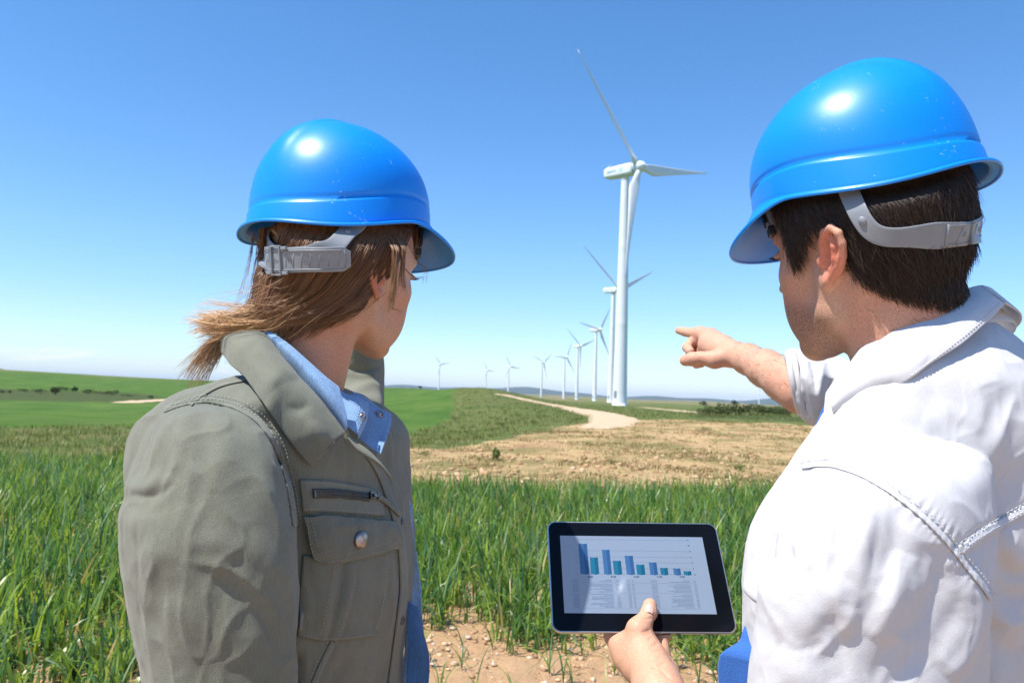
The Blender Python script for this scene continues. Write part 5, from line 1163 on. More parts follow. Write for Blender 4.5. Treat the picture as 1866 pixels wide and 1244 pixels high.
    for sl_, per, am in ((seamA, 200, .0016), (seamB, 300, .0008)):
        sp, _ = curve_on(jb, sl_, 50, 0, .7); d_, t_ = polydist(jV, sp); jV += jN * (am * .6 * np.sin(t_ * per + 2 * np.sin(t_ * 31)) * np.exp(-(d_ / .010) ** 2) * (.3 + .7 * t_) - .0022 * np.exp(-(d_ / .0026) ** 2))[:, None]
    shirt = mesh_obj('shirt', jV, jF, white_c, mr_); jb = bvh_of(jV, jF)
    cloth('sleeve_seam', band(seamA, -9, off=.0011, bv=jb, d0=.7, n=110), white_c, shirt, .0006, 1, 0)
    cloth('yoke_seam', band(seamB, -17, off=.0014, bv=jb, d0=.7, n=60), white_c, shirt, .0006, 1, 0)
    sa, sb = np.array(seamA, float), np.array(seamB, float)
    lnA = catmull(sa, 40); tn = np.gradient(lnA, axis=0); tn /= np.linalg.norm(tn, axis=1)[:, None]; nr = np.stack([tn[:, 1], -tn[:, 0]], 1)
    mesh_obj('stitching', *stitches(jb, [lnA - nr * -7, sb + (-1, -4), sb + (5, 9)], 0.0030, .0018, .0003, off=.0020, d0=.7), thread_w, shirt)
    # far sleeve: cuff rolled above the elbow
    fs = loft([(1436, 640, 1452, 742, 1.165, .052), (1446, 640, 1468, 762, 1.155, .056), (1470, 648, 1500, 775, 1.14, .058), (1510, 655, 1550, 780, 1.13, .058), (1580, 665, 1620, 790, 1.12, .06), (1680, 680, 1720, 800, 1.11, .06)], nrow=60, bdir=(.37, .93, .0))
    fV, fF = remesh([fs], .0034, 3, 1); fN = normals(fV, fF); fb_ = bvh_of(fV, fF)
    for px, w_, a in (([(1450, 645), (1458, 700), (1478, 765)], .004, -.006), ([(1462, 650), (1476, 700), (1490, 770)], .006, .006), ([(1478, 662), (1482, 700), (1478, 740)], .005, -.008), ([(1500, 660), (1492, 700), (1496, 745)], .007, .006), ([(1515, 690), (1505, 730), (1500, 772)], .006, -.006), ([(1470, 690), (1468, 730), (1480, 768)], .004, .005)): fold(fV, fN, fb_, px, w_, a * 1.6, d0=1.12)
    fV += fN * (.0022 * ridged(fV * 26) + .004 * crease(fV, (20, 20, 9), 5, 4))[:, None]; fsl = mesh_obj('rolled_sleeve', fV, fF, white_c, shirt)
    cu = []
    for k_, (x0, y0, x1, y1, dd, r_) in enumerate([(1437, 644, 1458, 752, 1.150, .0045), (1447, 642, 1470, 764, 1.142, .0040)]):
        a_, c_ = P(x0, y0, dd + .01), P(x1, y1, dd + .01); ce = (a_ + c_) / 2; ha = (c_ - a_) / 2; hv = np.array([.37, .93, 0]) * .054
        cu.append(tube([ce + ha * 1.03 * math.cos(t) + hv * 1.04 * math.sin(t) for t in np.linspace(0, 2 * math.pi, 50)], r_, 8, cap=False))
    mesh_obj('cuff', *merge(cu), white_c, fsl)
    # collar
    def on(x, y, lift=.008): q, n = hit(jb, x, y, .8); return q + n * lift
    inner = [P(1505, 716, .775), P(1535, 672, .765), P(1590, 628, .762), (P(1650, 588, .765)), P(1712, 553, .775), P(1762, 526, .795), P(1786, 519, .82)]
    outer = [P(1520, 760, .76), P(1560, 738, .745), P(1652, 694, .715), P(1700, 660, .715), P(1755, 625, .728), P(1806, 580, .75), P(1833, 553, .79)]
    rows = [[a * (1 - u) + b * u + (CAM - a) * .016 * math.sin(math.pi * u) for a, b in zip(inner, outer)] for u in (0, .16, .35, .58, .8, 1.0)]
    cl = sheet3(rows, 70, 26); cV = cl[0]; cN = normals(cV, np.array(cl[1])); cb0 = bvh_of(*cl)
    for px, w_, a in (([(1580, 650), (1600, 680), (1625, 695)], .008, .002), ([(1700, 570), (1720, 600), (1735, 630)], .010, -.002), ([(1640, 610), (1665, 640), (1690, 655)], .010, .002)): fold(cV, cN, cb0, px, w_, a, d0=.76)
    cV += cN * (.0006 * ridged(cV * 22))[:, None]
    co = cloth('collar', (cV, cl[1]), white_c, shirt, .0028, -1, 1)
    mesh_obj('stitching', *stitches(bvh_of(*cl), [[(1660, 684), (1704, 652), (1752, 616), (1800, 574), (1822, 553)]], off=.0006, d0=.76), thread_w, co)
    stand = sheet3([[P(1505, 716, .80), P(1535, 676, .785), P(1590, 634, .785), P(1655, 596, .79), P(1712, 562, .80), P(1765, 536, .825), P(1800, 540, .87), P(1790, 570, .95), P(1740, 610, 1.0), P(1660, 650, 1.0)],
                    [P(1500, 770, .79), P(1540, 735, .77), P(1610, 690, .755), P(1675, 655, .76), P(1740, 620, .775), P(1800, 590, .81), P(1850, 590, .89), P(1840, 615, .97), P(1770, 660, 1.03), P(1670, 700, 1.03)]], 70, 8)
    cloth('collar_stand', stand, white_c, shirt, .003, 0, 1)
    farc = sheet3([[P(1786, 519, .82), P(1805, 528, .88), P(1795, 560, .96), P(1745, 600, 1.01), P(1660, 645, 1.01)], [P(1833, 553, .79), P(1862, 575, .90), P(1850, 600, 1.0), P(1780, 650, 1.06), P(1670, 700, 1.06)]], 40, 8)
    cloth('collar_far_side', farc, white_c, shirt, .0028, 0, 1)
    # open front: blue lined placket
    lin = sheet([[(1502, 735, .80), (1512, 748, .80)], [(1490, 765, .80), (1508, 770, .79)], [(1478, 795, .80), (1494, 800, .79)], [(1469, 815, .80), (1484, 806, .79)], [(1455, 840, .80), (1475, 835, .80)]], 8, 30)
    cloth('blue_placket', lin, lining, shirt, .002, 0, 1)
    l2 = sheet([[(1372, 1120, .80), (1390, 1120, .79)], [(1356, 1142, .79), (1385, 1150, .78)], [(1346, 1168, .785), (1378, 1175, .775)], [(1318, 1186, .78), (1372, 1200, .77)], [(1309, 1205, .78), (1370, 1215, .77)], [(1309, 1262, .78), (1366, 1262, .77)]], 14, 40)
    cloth('blue_shirt_tail', l2, lining, shirt, .002, 0, 1)
    pf = sheet([[(1398, 985, .74), (1410, 975, .73), (1428, 985, .70)], [(1372, 1020, .75), (1392, 1020, .73), (1415, 1030, .69)], [(1358, 1050, .75), (1380, 1052, .73), (1402, 1060, .69)], [(1355, 1072, .75), (1370, 1085, .73), (1392, 1095, .69)], [(1358, 1076, .755), (1372, 1092, .74), (1388, 1104, .70)]], 20, 24)
    cloth('chest_pocket', pf, white_c, shirt, .002, 0, 1)
    trs = [limb([hip + rt * .09 * s, hip + rt * .09 * s + ln * .02 + (0, 0, -.45), hip + rt * .09 * s + (0, 0, -.83)], [.11, .075, .065]) for s in (-1, 1)] + [limb([hip + (0, 0, .06), hip - (0, 0, .03)], [.14, .14])]
    tV, tF = figure(trs, .012); mesh_obj('trousers', tV, tF, trouser_m, mr_)
    for s in (-1, 1):
        f0 = hip + rt * .09 * s; f0[2] = .048; sv, sf = figure([limb([f0 - ln * .03, f0 + ln * .21 - (0, 0, .01)], [.05, .036])], .008); sv[:, 2] = np.maximum(sv[:, 2], .002); mesh_obj('shoe', sv, sf, shoe_m, mr_)

    # ------------------------------------------------------------------ tablet
    Wd, Hd, Rr, TH = .2445, .162, .0125, .0095
    FT = frame(tX, tU, tN)
    def rr_outline(w_, h_, r_, n=10):
        o = []
        for cx, cy, a0 in ((w_ / 2 - r_, h_ / 2 - r_, 0), (-w_ / 2 + r_, h_ / 2 - r_, 90), (-w_ / 2 + r_, -h_ / 2 + r_, 180), (w_ / 2 - r_, -h_ / 2 + r_, 270)):
            for k in range(n + 1): t = R(a0 + 90 * k / n); o.append((cx + r_ * math.cos(t), cy + r_ * math.sin(t)))
        return np.array(o)
    def slab(w_, h_, r_, z0, z1, b=.0):
        rows = []
        prof = [(-b * 2.2, z0), (-b * .7, z0 + b * .7), (0, z0 + b * 2.2), (0, z1 - b * .35), (-b * .25, z1)] if b else [(0, z0), (0, z1)]
        for ins, z in prof:
            o = rr_outline(w_ + 2 * ins, h_ + 2 * ins, max(.001, r_ + ins)); rows.append(np.column_stack([o, np.full(len(o), z)]))
        V = np.concatenate(rows); n = len(rows[0]); f = grid_faces(len(rows), n, closed_v=True) + [tuple(range(n))[::-1], tuple((len(rows) - 1) * n + k for k in range(n))]
        return V, f
    TW = lambda v: np.asarray(v) @ FT.T + TAB
    tab = empty('tablet', tuple(TAB)); tag(tab, 'black bezelled silver tablet showing a blue and teal bar chart', 'tablet')
    alu = mat('aluminium', (.62, .61, .60), .3, metal=1.0, bump=.05, bscale=900); glass = mat('bezel_glass', (.004, .005, .007), .08, .16)
    v, f = slab(Wd, Hd, Rr, -TH, -.0004, .0022); mesh_obj('case', TW(v), f, alu, tab, smooth=False)
    v, f = slab(Wd - .0036, Hd - .0036, Rr - .0018, -.001, .0, 0); mesh_obj('bezel', TW(v), f, glass, tab, smooth=False)
    # screen, measured from the photo corners
    def tl(px, py): q = on_tab(px, py, 0) - TAB; return np.array([q @ tX, q @ tU])
    sc_c = [tl(1019, 975), tl(1277, 979), tl(1309, 1118), tl(1030, 1117)]
    x0_, x1_ = (sc_c[0][0] + sc_c[3][0]) / 2, (sc_c[1][0] + sc_c[2][0]) / 2; y1_, y0_ = (sc_c[0][1] + sc_c[1][1]) / 2, (sc_c[2][1] + sc_c[3][1]) / 2
    def emis(name, c, e, base=None):
        m_ = mat(name, base or tuple(k * .25 for k in c), .07, .5); b = m_.node_tree.nodes['Principled BSDF']; b.inputs['Emission Color'].default_value = (*c, 1); b.inputs['Emission Strength'].default_value = e; return m_
    def quad(x0, y0, x1, y1, z): return np.array([(x0, y0, z), (x1, y0, z), (x1, y1, z), (x0, y1, z)]), [(0, 1, 2, 3)]
    E_ = .085
    scr = mesh_obj('screen', TW(quad(x0_, y0_, x1_, y1_, .0003)[0]), [(0, 1, 2, 3)], emis('screen_white', (.52, .70, 1.0), E_, (.15, .19, .25)), tab, smooth=False)
    def U(px, py): return tl(px, py)
    base_y = U(1060, 1045.5)[1]
    bars = [((1053, 1071), 990, 1), ((1074, 1090), 1015, 0), ((1095, 1112), 1001, 1), ((1116, 1132), 1021, 0), ((1137, 1153), 1012, 1), ((1158, 1172), 1028, 0), ((1181, 1196), 1024, 1), ((1200, 1216), 1034, 0), ((1224, 1240), 1035, 1), ((1243, 1258), 1040, 0)]
    # map bar positions on the screen: x read off at the baseline
    blu = [emis('bar_blue', (.12, .33, .74), E_ * .9), emis('bar_blue_dark', (.08, .24, .58), E_ * .9)]; tea = [emis('bar_teal', (.05, .36, .62), E_ * .85), emis('bar_teal_dark', (.03, .26, .48), E_ * .85)]
    basex = [(1058, 1074), (1077, 1092), (1101, 1115), (1119, 1134), (1142, 1157), (1161, 1176), (1185, 1199), (1204, 1218), (1228, 1241), (1246, 1260)]
    for (bx0, bx1), (_, ty, isb) in zip(basex, bars):
        xa, xb = U(bx0, 1045.5)[0], U(bx1, 1045.5)[0]; top = U((bx0 + bx1) / 2, ty)[1]; mid = xa + (xb - xa) * .56; m2 = blu if isb else tea
        o1 = mesh_obj('chart_bar', TW(quad(xa, base_y, mid, top, .0005)[0]), [(0, 1, 2, 3)], m2[0], scr, smooth=False); o1['label'] = 'blue chart bar' if isb else 'teal chart bar'
        o1.data.materials.append(m2[1]); 
        vv = np.array([(xa, base_y + .0004, .0005), (mid, base_y - .0006, .0005), (mid, top - .0005, .0005), (xa, top, .0005), (xb, base_y + .0004, .0005), (xb, top, .0005)]); inv = np.array(wm(scr).inverted()); inv2 = np.linalg.inv(np.array(wm(scr)))
        me = o1.data; me.clear_geometry(); me.from_pydata([tuple(k) for k in (TW(vv) @ inv2[:3, :3].T + inv2[:3, 3])], [], [(0, 1, 2, 3), (1, 4, 5, 2)]); me.polygons[1].material_index = 1
    ink = emis('chart_ink', (.10, .14, .25), E_ * .6); ink2 = emis('table_text', (.30, .42, .68), E_ * .9)
    gl = []
    xl, xr = U(1047, 1045)[0], U(1262, 1046)[0]
    for py in (1045.5, 1035, 1024.5, 1014.5, 1003.5, 983.5): y = U(1150, py)[1]; gl.append(quad(xl, y - .00012, xr, y + .00012, .00042))
    mesh_obj('grid_lines', TW(merge(gl)[0]), merge(gl)[1], emis('grid_line', (.34, .42, .62), E_), scr, smooth=False)
    def text(body, x, y, size, m_, mirror=True):
        tc_ = bpy.data.curves.new('t', 'FONT'); tc_.body = body; tc_.size = size; tc_.align_x = 'CENTER'; tc_.align_y = 'CENTER'; tc_.offset = .00006
        to = bpy.data.objects.new('t', tc_); col.objects.link(to); dg_ = bpy.context.evaluated_depsgraph_get(); dg_.update(); me = bpy.data.meshes.new_from_object(to.evaluated_get(dg_)); bpy.data.objects.remove(to)
        tv = np.array([v.co[:] for v in me.vertices]); ff = [tuple(p.vertices)[::-1] for p in me.polygons]; tv[:, 0] *= -1; tv += (x, y, .00055); return tv, ff
    tx = [text(b_, U(px, 1050.5)[0], U(px, 1050.5)[1], .0036, ink) for b_, px in (('2020', 1076), ('2018', 1118), ('2016', 1160), ('2014', 1202), ('2012', 1243))]
    tx += [text(b_, U(px, py)[0], U(px, py)[1], .0030, ink) for b_, px, py in (('12', 1253, 984), ('10', 1255, 994), ('8', 1257, 1004.5), ('6', 1259, 1015), ('4', 1261.5, 1025.5), ('2', 1263.5, 1036), ('0', 1266, 1047))]
    for k_, (v_, f_) in enumerate(tx): mesh_obj('year_label' if k_ < 5 else 'axis_number', TW(v_), f_, ink, scr, smooth=False)
    # small table of figures below: lines of tiny type
    rows_ = []; r_ = np.random.default_rng(4)
    for (xa, xb, left) in ((1044, 1056, 0), (1075, 1118, 1), (1124, 1131, 0), (1145, 1151, 0), (1154, 1158, 0), (1189, 1201, 0), (1220, 1262, 1), (1268, 1273, 0)):
        for k in range(23):
            if k in (2, 10, 22): continue
            y = U(1150, 1057 + k * 2.35)[1]; a_, b_ = U(xa, 1085)[0], U(xb, 1085)[0]
            s_ = a_ + (b_ - a_) * (r_.uniform(.0, .75) if left and r_.random() < .8 else r_.uniform(0, .1)); x = s_
            while x < b_ - .0004: w_ = r_.uniform(.0006, .0022); rows_.append(quad(x, y - .0003, min(x + w_, b_), y + .00035, .00045)); x += w_ + .0004
    for k in (2, 10, 22): y = U(1150, 1057 + k * 2.35)[1]; rows_.append(quad(U(1040, 1085)[0], y, U(1275, 1085)[0], y + .00015, .00044))
    mesh_obj('table_of_figures', TW(merge(rows_)[0]), merge(rows_)[1], ink2, scr, smooth=False)
    pt = merge([box((x, -Hd / 2 + .0002, -.0048), (w_, .0012, .0016)) for x, w_ in ((.028, .011), (.044, .006), (.085, .012), (.096, .004))]); mesh_obj('ports', TW(pt[0]), pt[1], mat('port_dark', (.03, .03, .03), .4), tab, smooth=False)
# ------------------------------------------------------------------ hair
def strand_mesh(C, wd, sides=3):
    """C: (n, k, 3) curves; wd: (n, k) radii"""
    n, k = C.shape[:2]; T_ = np.gradient(C, axis=1); T_ /= np.linalg.norm(T_, axis=2)[..., None] + 1e-12
    r_ = rng.normal(0, 1, (n, 1, 3)); a = np.cross(T_, r_); a /= np.linalg.norm(a, axis=2)[..., None] + 1e-12; b = np.cross(T_, a)
    ang = 2 * np.pi * np.arange(sides) / sides
    V = C[:, :, None] + wd[..., None, None] * (np.cos(ang)[:, None] * a[:, :, None] + np.sin(ang)[:, None] * b[:, :, None])
    base = (np.arange(n) * k * sides)[:, None, None]; i = (np.arange(k - 1) * sides)[None, :, None]; j = np.arange(sides)[None, None]; j2 = (j + 1) % sides
    Fq = np.stack([base + i + j, base + i + j2, base + i + sides + j2, base + i + sides + j], -1).reshape(-1, 4)
    return V.reshape(-1, 3), Fq
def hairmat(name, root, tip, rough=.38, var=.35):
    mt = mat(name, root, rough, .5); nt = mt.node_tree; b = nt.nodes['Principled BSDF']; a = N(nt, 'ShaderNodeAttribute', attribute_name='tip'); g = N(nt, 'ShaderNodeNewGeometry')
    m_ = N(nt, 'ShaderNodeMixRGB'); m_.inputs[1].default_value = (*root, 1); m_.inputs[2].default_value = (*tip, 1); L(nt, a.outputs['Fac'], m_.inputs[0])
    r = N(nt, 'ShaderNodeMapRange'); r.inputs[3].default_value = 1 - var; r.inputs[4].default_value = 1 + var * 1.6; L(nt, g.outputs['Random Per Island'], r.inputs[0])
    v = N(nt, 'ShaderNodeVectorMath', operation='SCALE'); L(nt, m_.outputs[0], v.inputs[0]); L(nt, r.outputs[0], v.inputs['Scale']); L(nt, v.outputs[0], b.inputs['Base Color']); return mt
def set_tip(o, t):
    at = o.data.attributes.new('tip', 'FLOAT', 'POINT'); n = len(o.data.vertices); at.data.foreach_set('value', np.asarray(t, np.float32)[:n])
def hair_cap(T, S_, fem, near, poly, offf):
    V, F4 = surfnet(lambda p: head_sdf(p, fem), (-.14, -.11, -.15), (.13, .11, .15), .003, 2)
    W = V.copy(); W[:, 1] = near * np.abs(W[:, 1]); P2 = proj(xf(T, W * S_)); ins = inpoly(P2[:, 0], P2[:, 1], poly).astype(float)
    nb_ = np.concatenate([F4[:, [0, 1]], F4[:, [1, 2]], F4[:, [2, 3]], F4[:, [3, 0]]])
    s = ins.copy()
    cnt = np.bincount(nb_[:, 0], minlength=len(V)) + np.bincount(nb_[:, 1], minlength=len(V))
    for _ in range(5): s = .5 * s + .5 * (np.bincount(nb_[:, 0], s[nb_[:, 1]], len(V)) + np.bincount(nb_[:, 1], s[nb_[:, 0]], len(V))) / np.maximum(cnt, 1)
    e = np.clip((s - .5) * 2, 0, 1); Nn = normals(V, F4); off = offf(V) * e ** .7 - .0012 * (e < .02)
    C_ = V + Nn * off[:, None]; keep = (s[F4] > .45).all(1)
    return V, C_, Nn, F4[keep], s, e
if 'hair' not in SKIP and 'man' not in SKIP:
    T, S_ = MAN_HEAD, .94
    poly = [(1424, 350), (1430, 395), (1436, 430), (1441, 462), (1447, 484), (1458, 462), (1466, 440), (1470, 424), (1480, 410), (1500, 404), (1518, 414), (1532, 440), (1544, 474), (1556, 498), (1580, 516), (1610, 530), (1660, 546), (1710, 552), (1752, 556), (1800, 560), (1860, 480), (1880, 300), (1800, 160), (1420, 160)]
    V, Cp, Nn, Fk, s_, e_ = hair_cap(T, S_, False, 1, poly, lambda V: .0045 + .012 * sm(-.02, -.075, V[:, 0]) * sm(-.03, .01, V[:, 2]) + .004 * sm(.0, .03, V[:, 2]))
    mcap_m = mat('hair_man', (.016, .010, .007), .55, .3, bump=.8, bscale=260, bdist=.002)
    hcw = hat_clamp(MAN_HAT, xf(T, Cp * S_), .90); hair = mesh_obj('hair', hcw, Fk, mcap_m, mr_)
    man_bvh = bvh_of(np.concatenate([mhV, hcw]), np.concatenate([mhF, Fk + len(mhV)]))
    man_strap, man_out = strap_path(man_bvh, [(1544, 338), (1553, 362), (1572, 396), (1592, 422), (1620, 431), (1660, 430), (1710, 428), (1750, 425), (1776, 422)], .0048)
    vi = np.unique(Fk); ar = vi[rng.integers(0, len(vi), 42000)]; root = Cp[ar] + rng.normal(0, .0014, (len(ar), 3)) - Nn[ar] * .001
    x, y, z = V[ar].T; n = len(ar)
    flow = np.stack([-.55 * sm(.06, -.02, x) - .10 * sm(.02, .06, x), .15 * np.sign(y) * (x < 0), -.80 - .2 * sm(.0, -.05, z)], -1) + rng.normal(0, .20, (n, 3))
    flow -= Nn[ar] * (flow * Nn[ar]).sum(1)[:, None] * .95; flow /= np.linalg.norm(flow, axis=1)[:, None]
    Ln = np.where(z < -.02, rng.uniform(.006, .014, n), rng.uniform(.012, .026, n)) * np.where(e_[ar] < .3, .8, 1.0)
    t = np.linspace(0, 1, 4)[None, :, None]; lift = np.where(rng.random(n) < .08, .34, .13)[:, None, None]
    C_ = root[:, None] + Ln[:, None, None] * (flow[:, None] * t + Nn[ar][:, None] * (lift * t - .16 * t * t)) + np.array([0, 0, -.12])[None, None] * Ln[:, None, None] * t * t
    wd = np.broadcast_to(np.array([.00027, .00026, .00020, .00006])[None], (n, 4)) * rng.uniform(.8, 1.25, (n, 1))
    C2 = press(hat_clamp(MAN_HAT, xf(T, C_.reshape(-1, 3) * S_)), man_strap, man_out, .0125); sv, sf = strand_mesh(C2.reshape(C_.shape), wd)
    st = mesh_obj('hair_strands', sv, sf, hairmat('hair_strands_man', (.030, .018, .012), (.050, .030, .020), .42), hair); set_tip(st, np.tile(np.repeat([0, .3, .7, 1], 3), n))
    # fine nape and neck hairs fading out below the hairline
    n = 900; q = np.where((s_ > .02) & (s_ < .55) & (V[:, 2] < .02) & (V[:, 0] < .01))[0]; q2 = np.where((V[:, 2] < -.045) & (V[:, 2] > -.09) & (V[:, 0] < -.035))[0]; ar = np.concatenate([rng.choice(q, n), rng.choice(q2, 40)]); n = len(ar)
    flow = np.array([-.75, 0, -.55]) + rng.normal(0, .25, (n, 3)); flow -= Nn[ar] * (flow * Nn[ar]).sum(1)[:, None]; flow /= np.linalg.norm(flow, axis=1)[:, None]; Ln = rng.uniform(.004, .009, n)
    C_ = V[ar][:, None] + rng.normal(0, .0012, (n, 1, 3)) + Ln[:, None, None] * (flow[:, None] * t + Nn[ar][:, None] * (.25 * t - .2 * t * t)); wd = np.broadcast_to(np.array([.00016, .00015, .00012, .00004])[None], (n, 4))
    sv, sf = strand_mesh(xf(T, C_.reshape(-1, 3) * S_).reshape(C_.shape), wd); st = mesh_obj('nape_hairs', sv, sf, MATS['hair_strands_man'], hair); set_tip(st, np.zeros(len(sv)))
    av, an, ci = armhair; n = len(ci); ax_ = unit(wri - elb); fl = ax_ + rng.normal(0, .3, (n, 3)); fl -= an[ci] * (fl * an[ci]).sum(1)[:, None]; fl /= np.linalg.norm(fl, axis=1)[:, None]; Ln = rng.uniform(.005, .011, n)
    C_ = av[ci][:, None] + Ln[:, None, None] * (fl[:, None] * t + an[ci][:, None] * (.35 * t - .2 * t * t)); wd = np.broadcast_to(np.array([.00009, .00009, .00007, .00003])[None], (n, 4)); sv, sf = strand_mesh(C_, wd); st = mesh_obj('arm_hairs', sv, sf, MATS['hair_strands_man'], body_m); set_tip(st, np.ones(len(sv)))
if 'hair' not in SKIP and 'woman' not in SKIP:
    T, S_ = WOM_HEAD, .88
    poly = [(752, 350), (748, 410), (741, 440), (728, 470), (716, 500), (704, 510), (692, 498), (684, 515), (672, 540), (650, 566), (600, 590), (440, 600), (420, 300), (600, 200), (750, 250)]
    V, Cp, Nn, Fk, s_, e_ = hair_cap(T, S_, True, -1, poly, lambda V: .006 + .010 * sm(.02, -.05, V[:, 0]))
    capW = hat_clamp(WOM_HAT, xf(T, Cp * S_), .90)
    A = lambda x, y, d: P(x, y, d)
    ch1 = [A(655, 505, .962), A(620, 535, .955), A(575, 556, .948), A(525, 570, .945), A(483, 580, .945)]
    bv_, bf_ = surfnet(lambda p: smin(q_chain(p, ch1, [.030, .034, .032, .025, .014], .01), q_chain(p, [A(520, 470, .985), A(505, 520, .965), A(492, 560, .95)], [.030, .026, .018], .01), .02), np.min(ch1 + [A(480, 440, 1.0)], 0) - .06, np.max(ch1 + [A(520, 440, 1.0)], 0) + .06, .0035, 1)
    hm_ = hairmat('hair_woman', (.185, .090, .042), (.68, .42, .20), .40, .5); hm_.node_tree.nodes['Principled BSDF'].inputs['Anisotropic'].default_value = .5  # tip colour: blond ombre ends, with their sunlit brightness put into the colour
    base_m = mat('hair_woman_base', (.055, .027, .012), .6, .25, bump=.6, bscale=200, bdist=.002)
    hv = np.concatenate([capW, bv_]); hf = np.concatenate([Fk, bf_ + len(capW)]); hair = mesh_obj('hair', hv, hf, base_m, wr_)
    hb_ = bvh_of(hv, hf)
    rowsA = np.array([[(474, 418), (468, 470), (466, 520), (462, 558), (448, 580), (415, 592), (380, 596)],
                      [(520, 412), (500, 470), (488, 525), (476, 560), (452, 580), (412, 588), (370, 590)],
                      [(580, 410), (556, 470), (524, 525), (492, 560), (456, 580), (410, 584), (362, 584)],
                      [(650, 410), (622, 470), (580, 528), (528, 566), (474, 584), (416, 590), (360, 598)],
                      [(705, 410), (676, 475), (628, 535), (572, 574), (508, 592), (430, 598), (356, 604)],
                      [(744, 418), (716, 485), (672, 545), (610, 588), (540, 603), (450, 606), (350, 606)]], float)
    # extra guide for hair dropping behind the collar
    def gridpt(u, tt):
        k = u * 5; i = min(4, int(k)); f = k - i; r = rowsA[i] * (1 - f) + rowsA[i + 1] * f; s = tt * 6; j = min(5, int(s)); g = s - j; return r[j] * (1 - g) + r[j + 1] * g
    wom_strap, wom_out = strap_path(hb_, [(654, 396), (646, 414), (630, 436), (606, 456), (575, 467), (545, 471), (515, 473), (492, 476)], .0085)
    wom_tab, wom_tout = strap_path(hb_, [(500, 475), (530, 474), (565, 472), (600, 471), (636, 469)], .0105)
    gu, gt = 31, 43; DG = np.zeros((gu, gt))
    for i in range(gu):
        for j in range(gt):
            x, y = gridpt(i / (gu - 1), j / (gt - 1)); v = ray(x, y); h_ = hb_.ray_cast(Vector(CAM), Vector(v)); DG[i, j] = (np.array(h_[0]) - CAM) @ CF if h_[0] is not None and x > 455 else np.nan
        rw = DG[i]; ok = ~np.isnan(rw); DG[i] = np.interp(np.arange(gt), np.where(ok)[0], rw[ok]) if ok.any() else .94
        last = np.where(ok)[0].max() if ok.any() else gt - 1; DG[i, last + 1:] = DG[i, last] + np.linspace(0, .012, gt - 1 - last) if last < gt - 1 else DG[i, last + 1:]
    for _ in range(3): DG[:, 1:-1] = .5 * DG[:, 1:-1] + .25 * (DG[:, :-2] + DG[:, 2:]); DG[1:-1] = .5 * DG[1:-1] + .25 * (DG[:-2] + DG[2:])
    curves_, tips, wds = [], [], []
    K = 26; nclump = 150
    for c in range(nclump):
        u0 = rng.random(); ln0 = rng.uniform(.62, 1.0); amp = rng.normal(0, 3.0); ph_ = rng.uniform(0, 6.3); t0 = 0 if rng.random() < .8 else rng.uniform(.1, .35); clift = rng.uniform(.0, .006); fan = rng.normal(0, 10)
        for s in range(34):
            u = np.clip(u0 + rng.normal(0, .012), 0, 1); tl = np.clip(ln0 * rng.uniform(.86, 1.03), .3, 1); tt = np.linspace(t0, tl, K)
            du = rng.normal(0, .008); pts = []
            for q in tt:
                x, y = gridpt(np.clip(u + du * q, 0, 1), q); d = DG[min(gu - 1, int(round(u * (gu - 1)))), min(gt - 1, int(round(q * (gt - 1))))]
                end = max(0, q - .70) / .3; y += amp * math.sin(q * 5 + ph_) * .6 + (fan + s * .35 - 6) * end ** 1.3; y += rng.normal(0, .25)
                pts.append(P(x, y, d - .0012 - clift - abs(rng.normal(0, .0012)) * 0 + .006 * end * math.sin(s)))
            pts = np.array(pts); pts[1:-1] = .25 * pts[:-2] + .5 * pts[1:-1] + .25 * pts[2:]
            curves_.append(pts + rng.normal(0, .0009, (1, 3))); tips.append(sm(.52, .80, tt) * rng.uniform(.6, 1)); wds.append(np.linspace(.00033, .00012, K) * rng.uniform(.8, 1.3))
    def free(pl, n, spread, endspread, tip=(0, .2), wd=.0003, frizz=.0006):
        for q_ in range(n):
            if q_ % 13 == 0: oc = rng.normal(0, spread * .8, 3), rng.normal(0, endspread, 3), rng.uniform(.72, 1.0)
            p2 = catmull(np.array([P(*q) for q in pl]), K); o1 = oc[0] + rng.normal(0, spread * .35, 3); o2 = oc[1] + rng.normal(0, endspread * .28, 3); tt = np.linspace(0, 1, K)[:, None]; L_ = oc[2] * rng.uniform(.86, 1.0)
            idx = np.linspace(0, (K - 1) * L_, K); p2 = np.stack([np.interp(idx, np.arange(K), p2[:, k]) for k in range(3)], 1)
            curves_.append(p2 + o1 * (1 - tt) + o2 * tt ** 1.5 + rng.normal(0, frizz, 3) * np.sin(tt * rng.uniform(3, 7) + rng.uniform(0, 6)))
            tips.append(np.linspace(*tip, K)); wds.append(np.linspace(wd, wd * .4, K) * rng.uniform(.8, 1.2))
    # lock in front of the ear, and wisps at the temple
    free([(724, 420, .925), (722, 470, .915), (717, 520, .912), (709, 560, .912), (699, 598, .912)], 80, .0022, .0030, (0, .25))
    free([(738, 420, .93), (733, 470, .925), (732, 515, .922), (736, 555, .925)], 60, .0030, .0035, (0, .2))
    free([(745, 440, .95), (762, 478, .955), (776, 496, .955), (772, 530, .955)], 7, .004, .006, (0, .1), .00022)
    free([(742, 480, .95), (756, 500, .955), (770, 505, .955), (764, 520, .955)], 6, .004, .006, (0, .1), .0002)
    free([(716, 560, .912), (736, 568, .92), (744, 578, .92)], 4, .002, .004, (0, .1), .0002)
    # tail: brown drop behind the collar and blown ends
    free([(500, 575, .945), (445, 592, .95), (402, 622, .965), (366, 664, .975), (342, 712, .98)], 300, .006, .0085, (.05, .45), .00034)
    free([(480, 585, .945), (430, 600, .955), (396, 640, .97), (380, 680, .975)], 140, .006, .009, (.05, .35), .00034)
    free([(530, 560, .930), (470, 572, .930), (404, 583, .94), (330, 606, .95)], 240, .0060, .0090, (.5, 1), .00034)
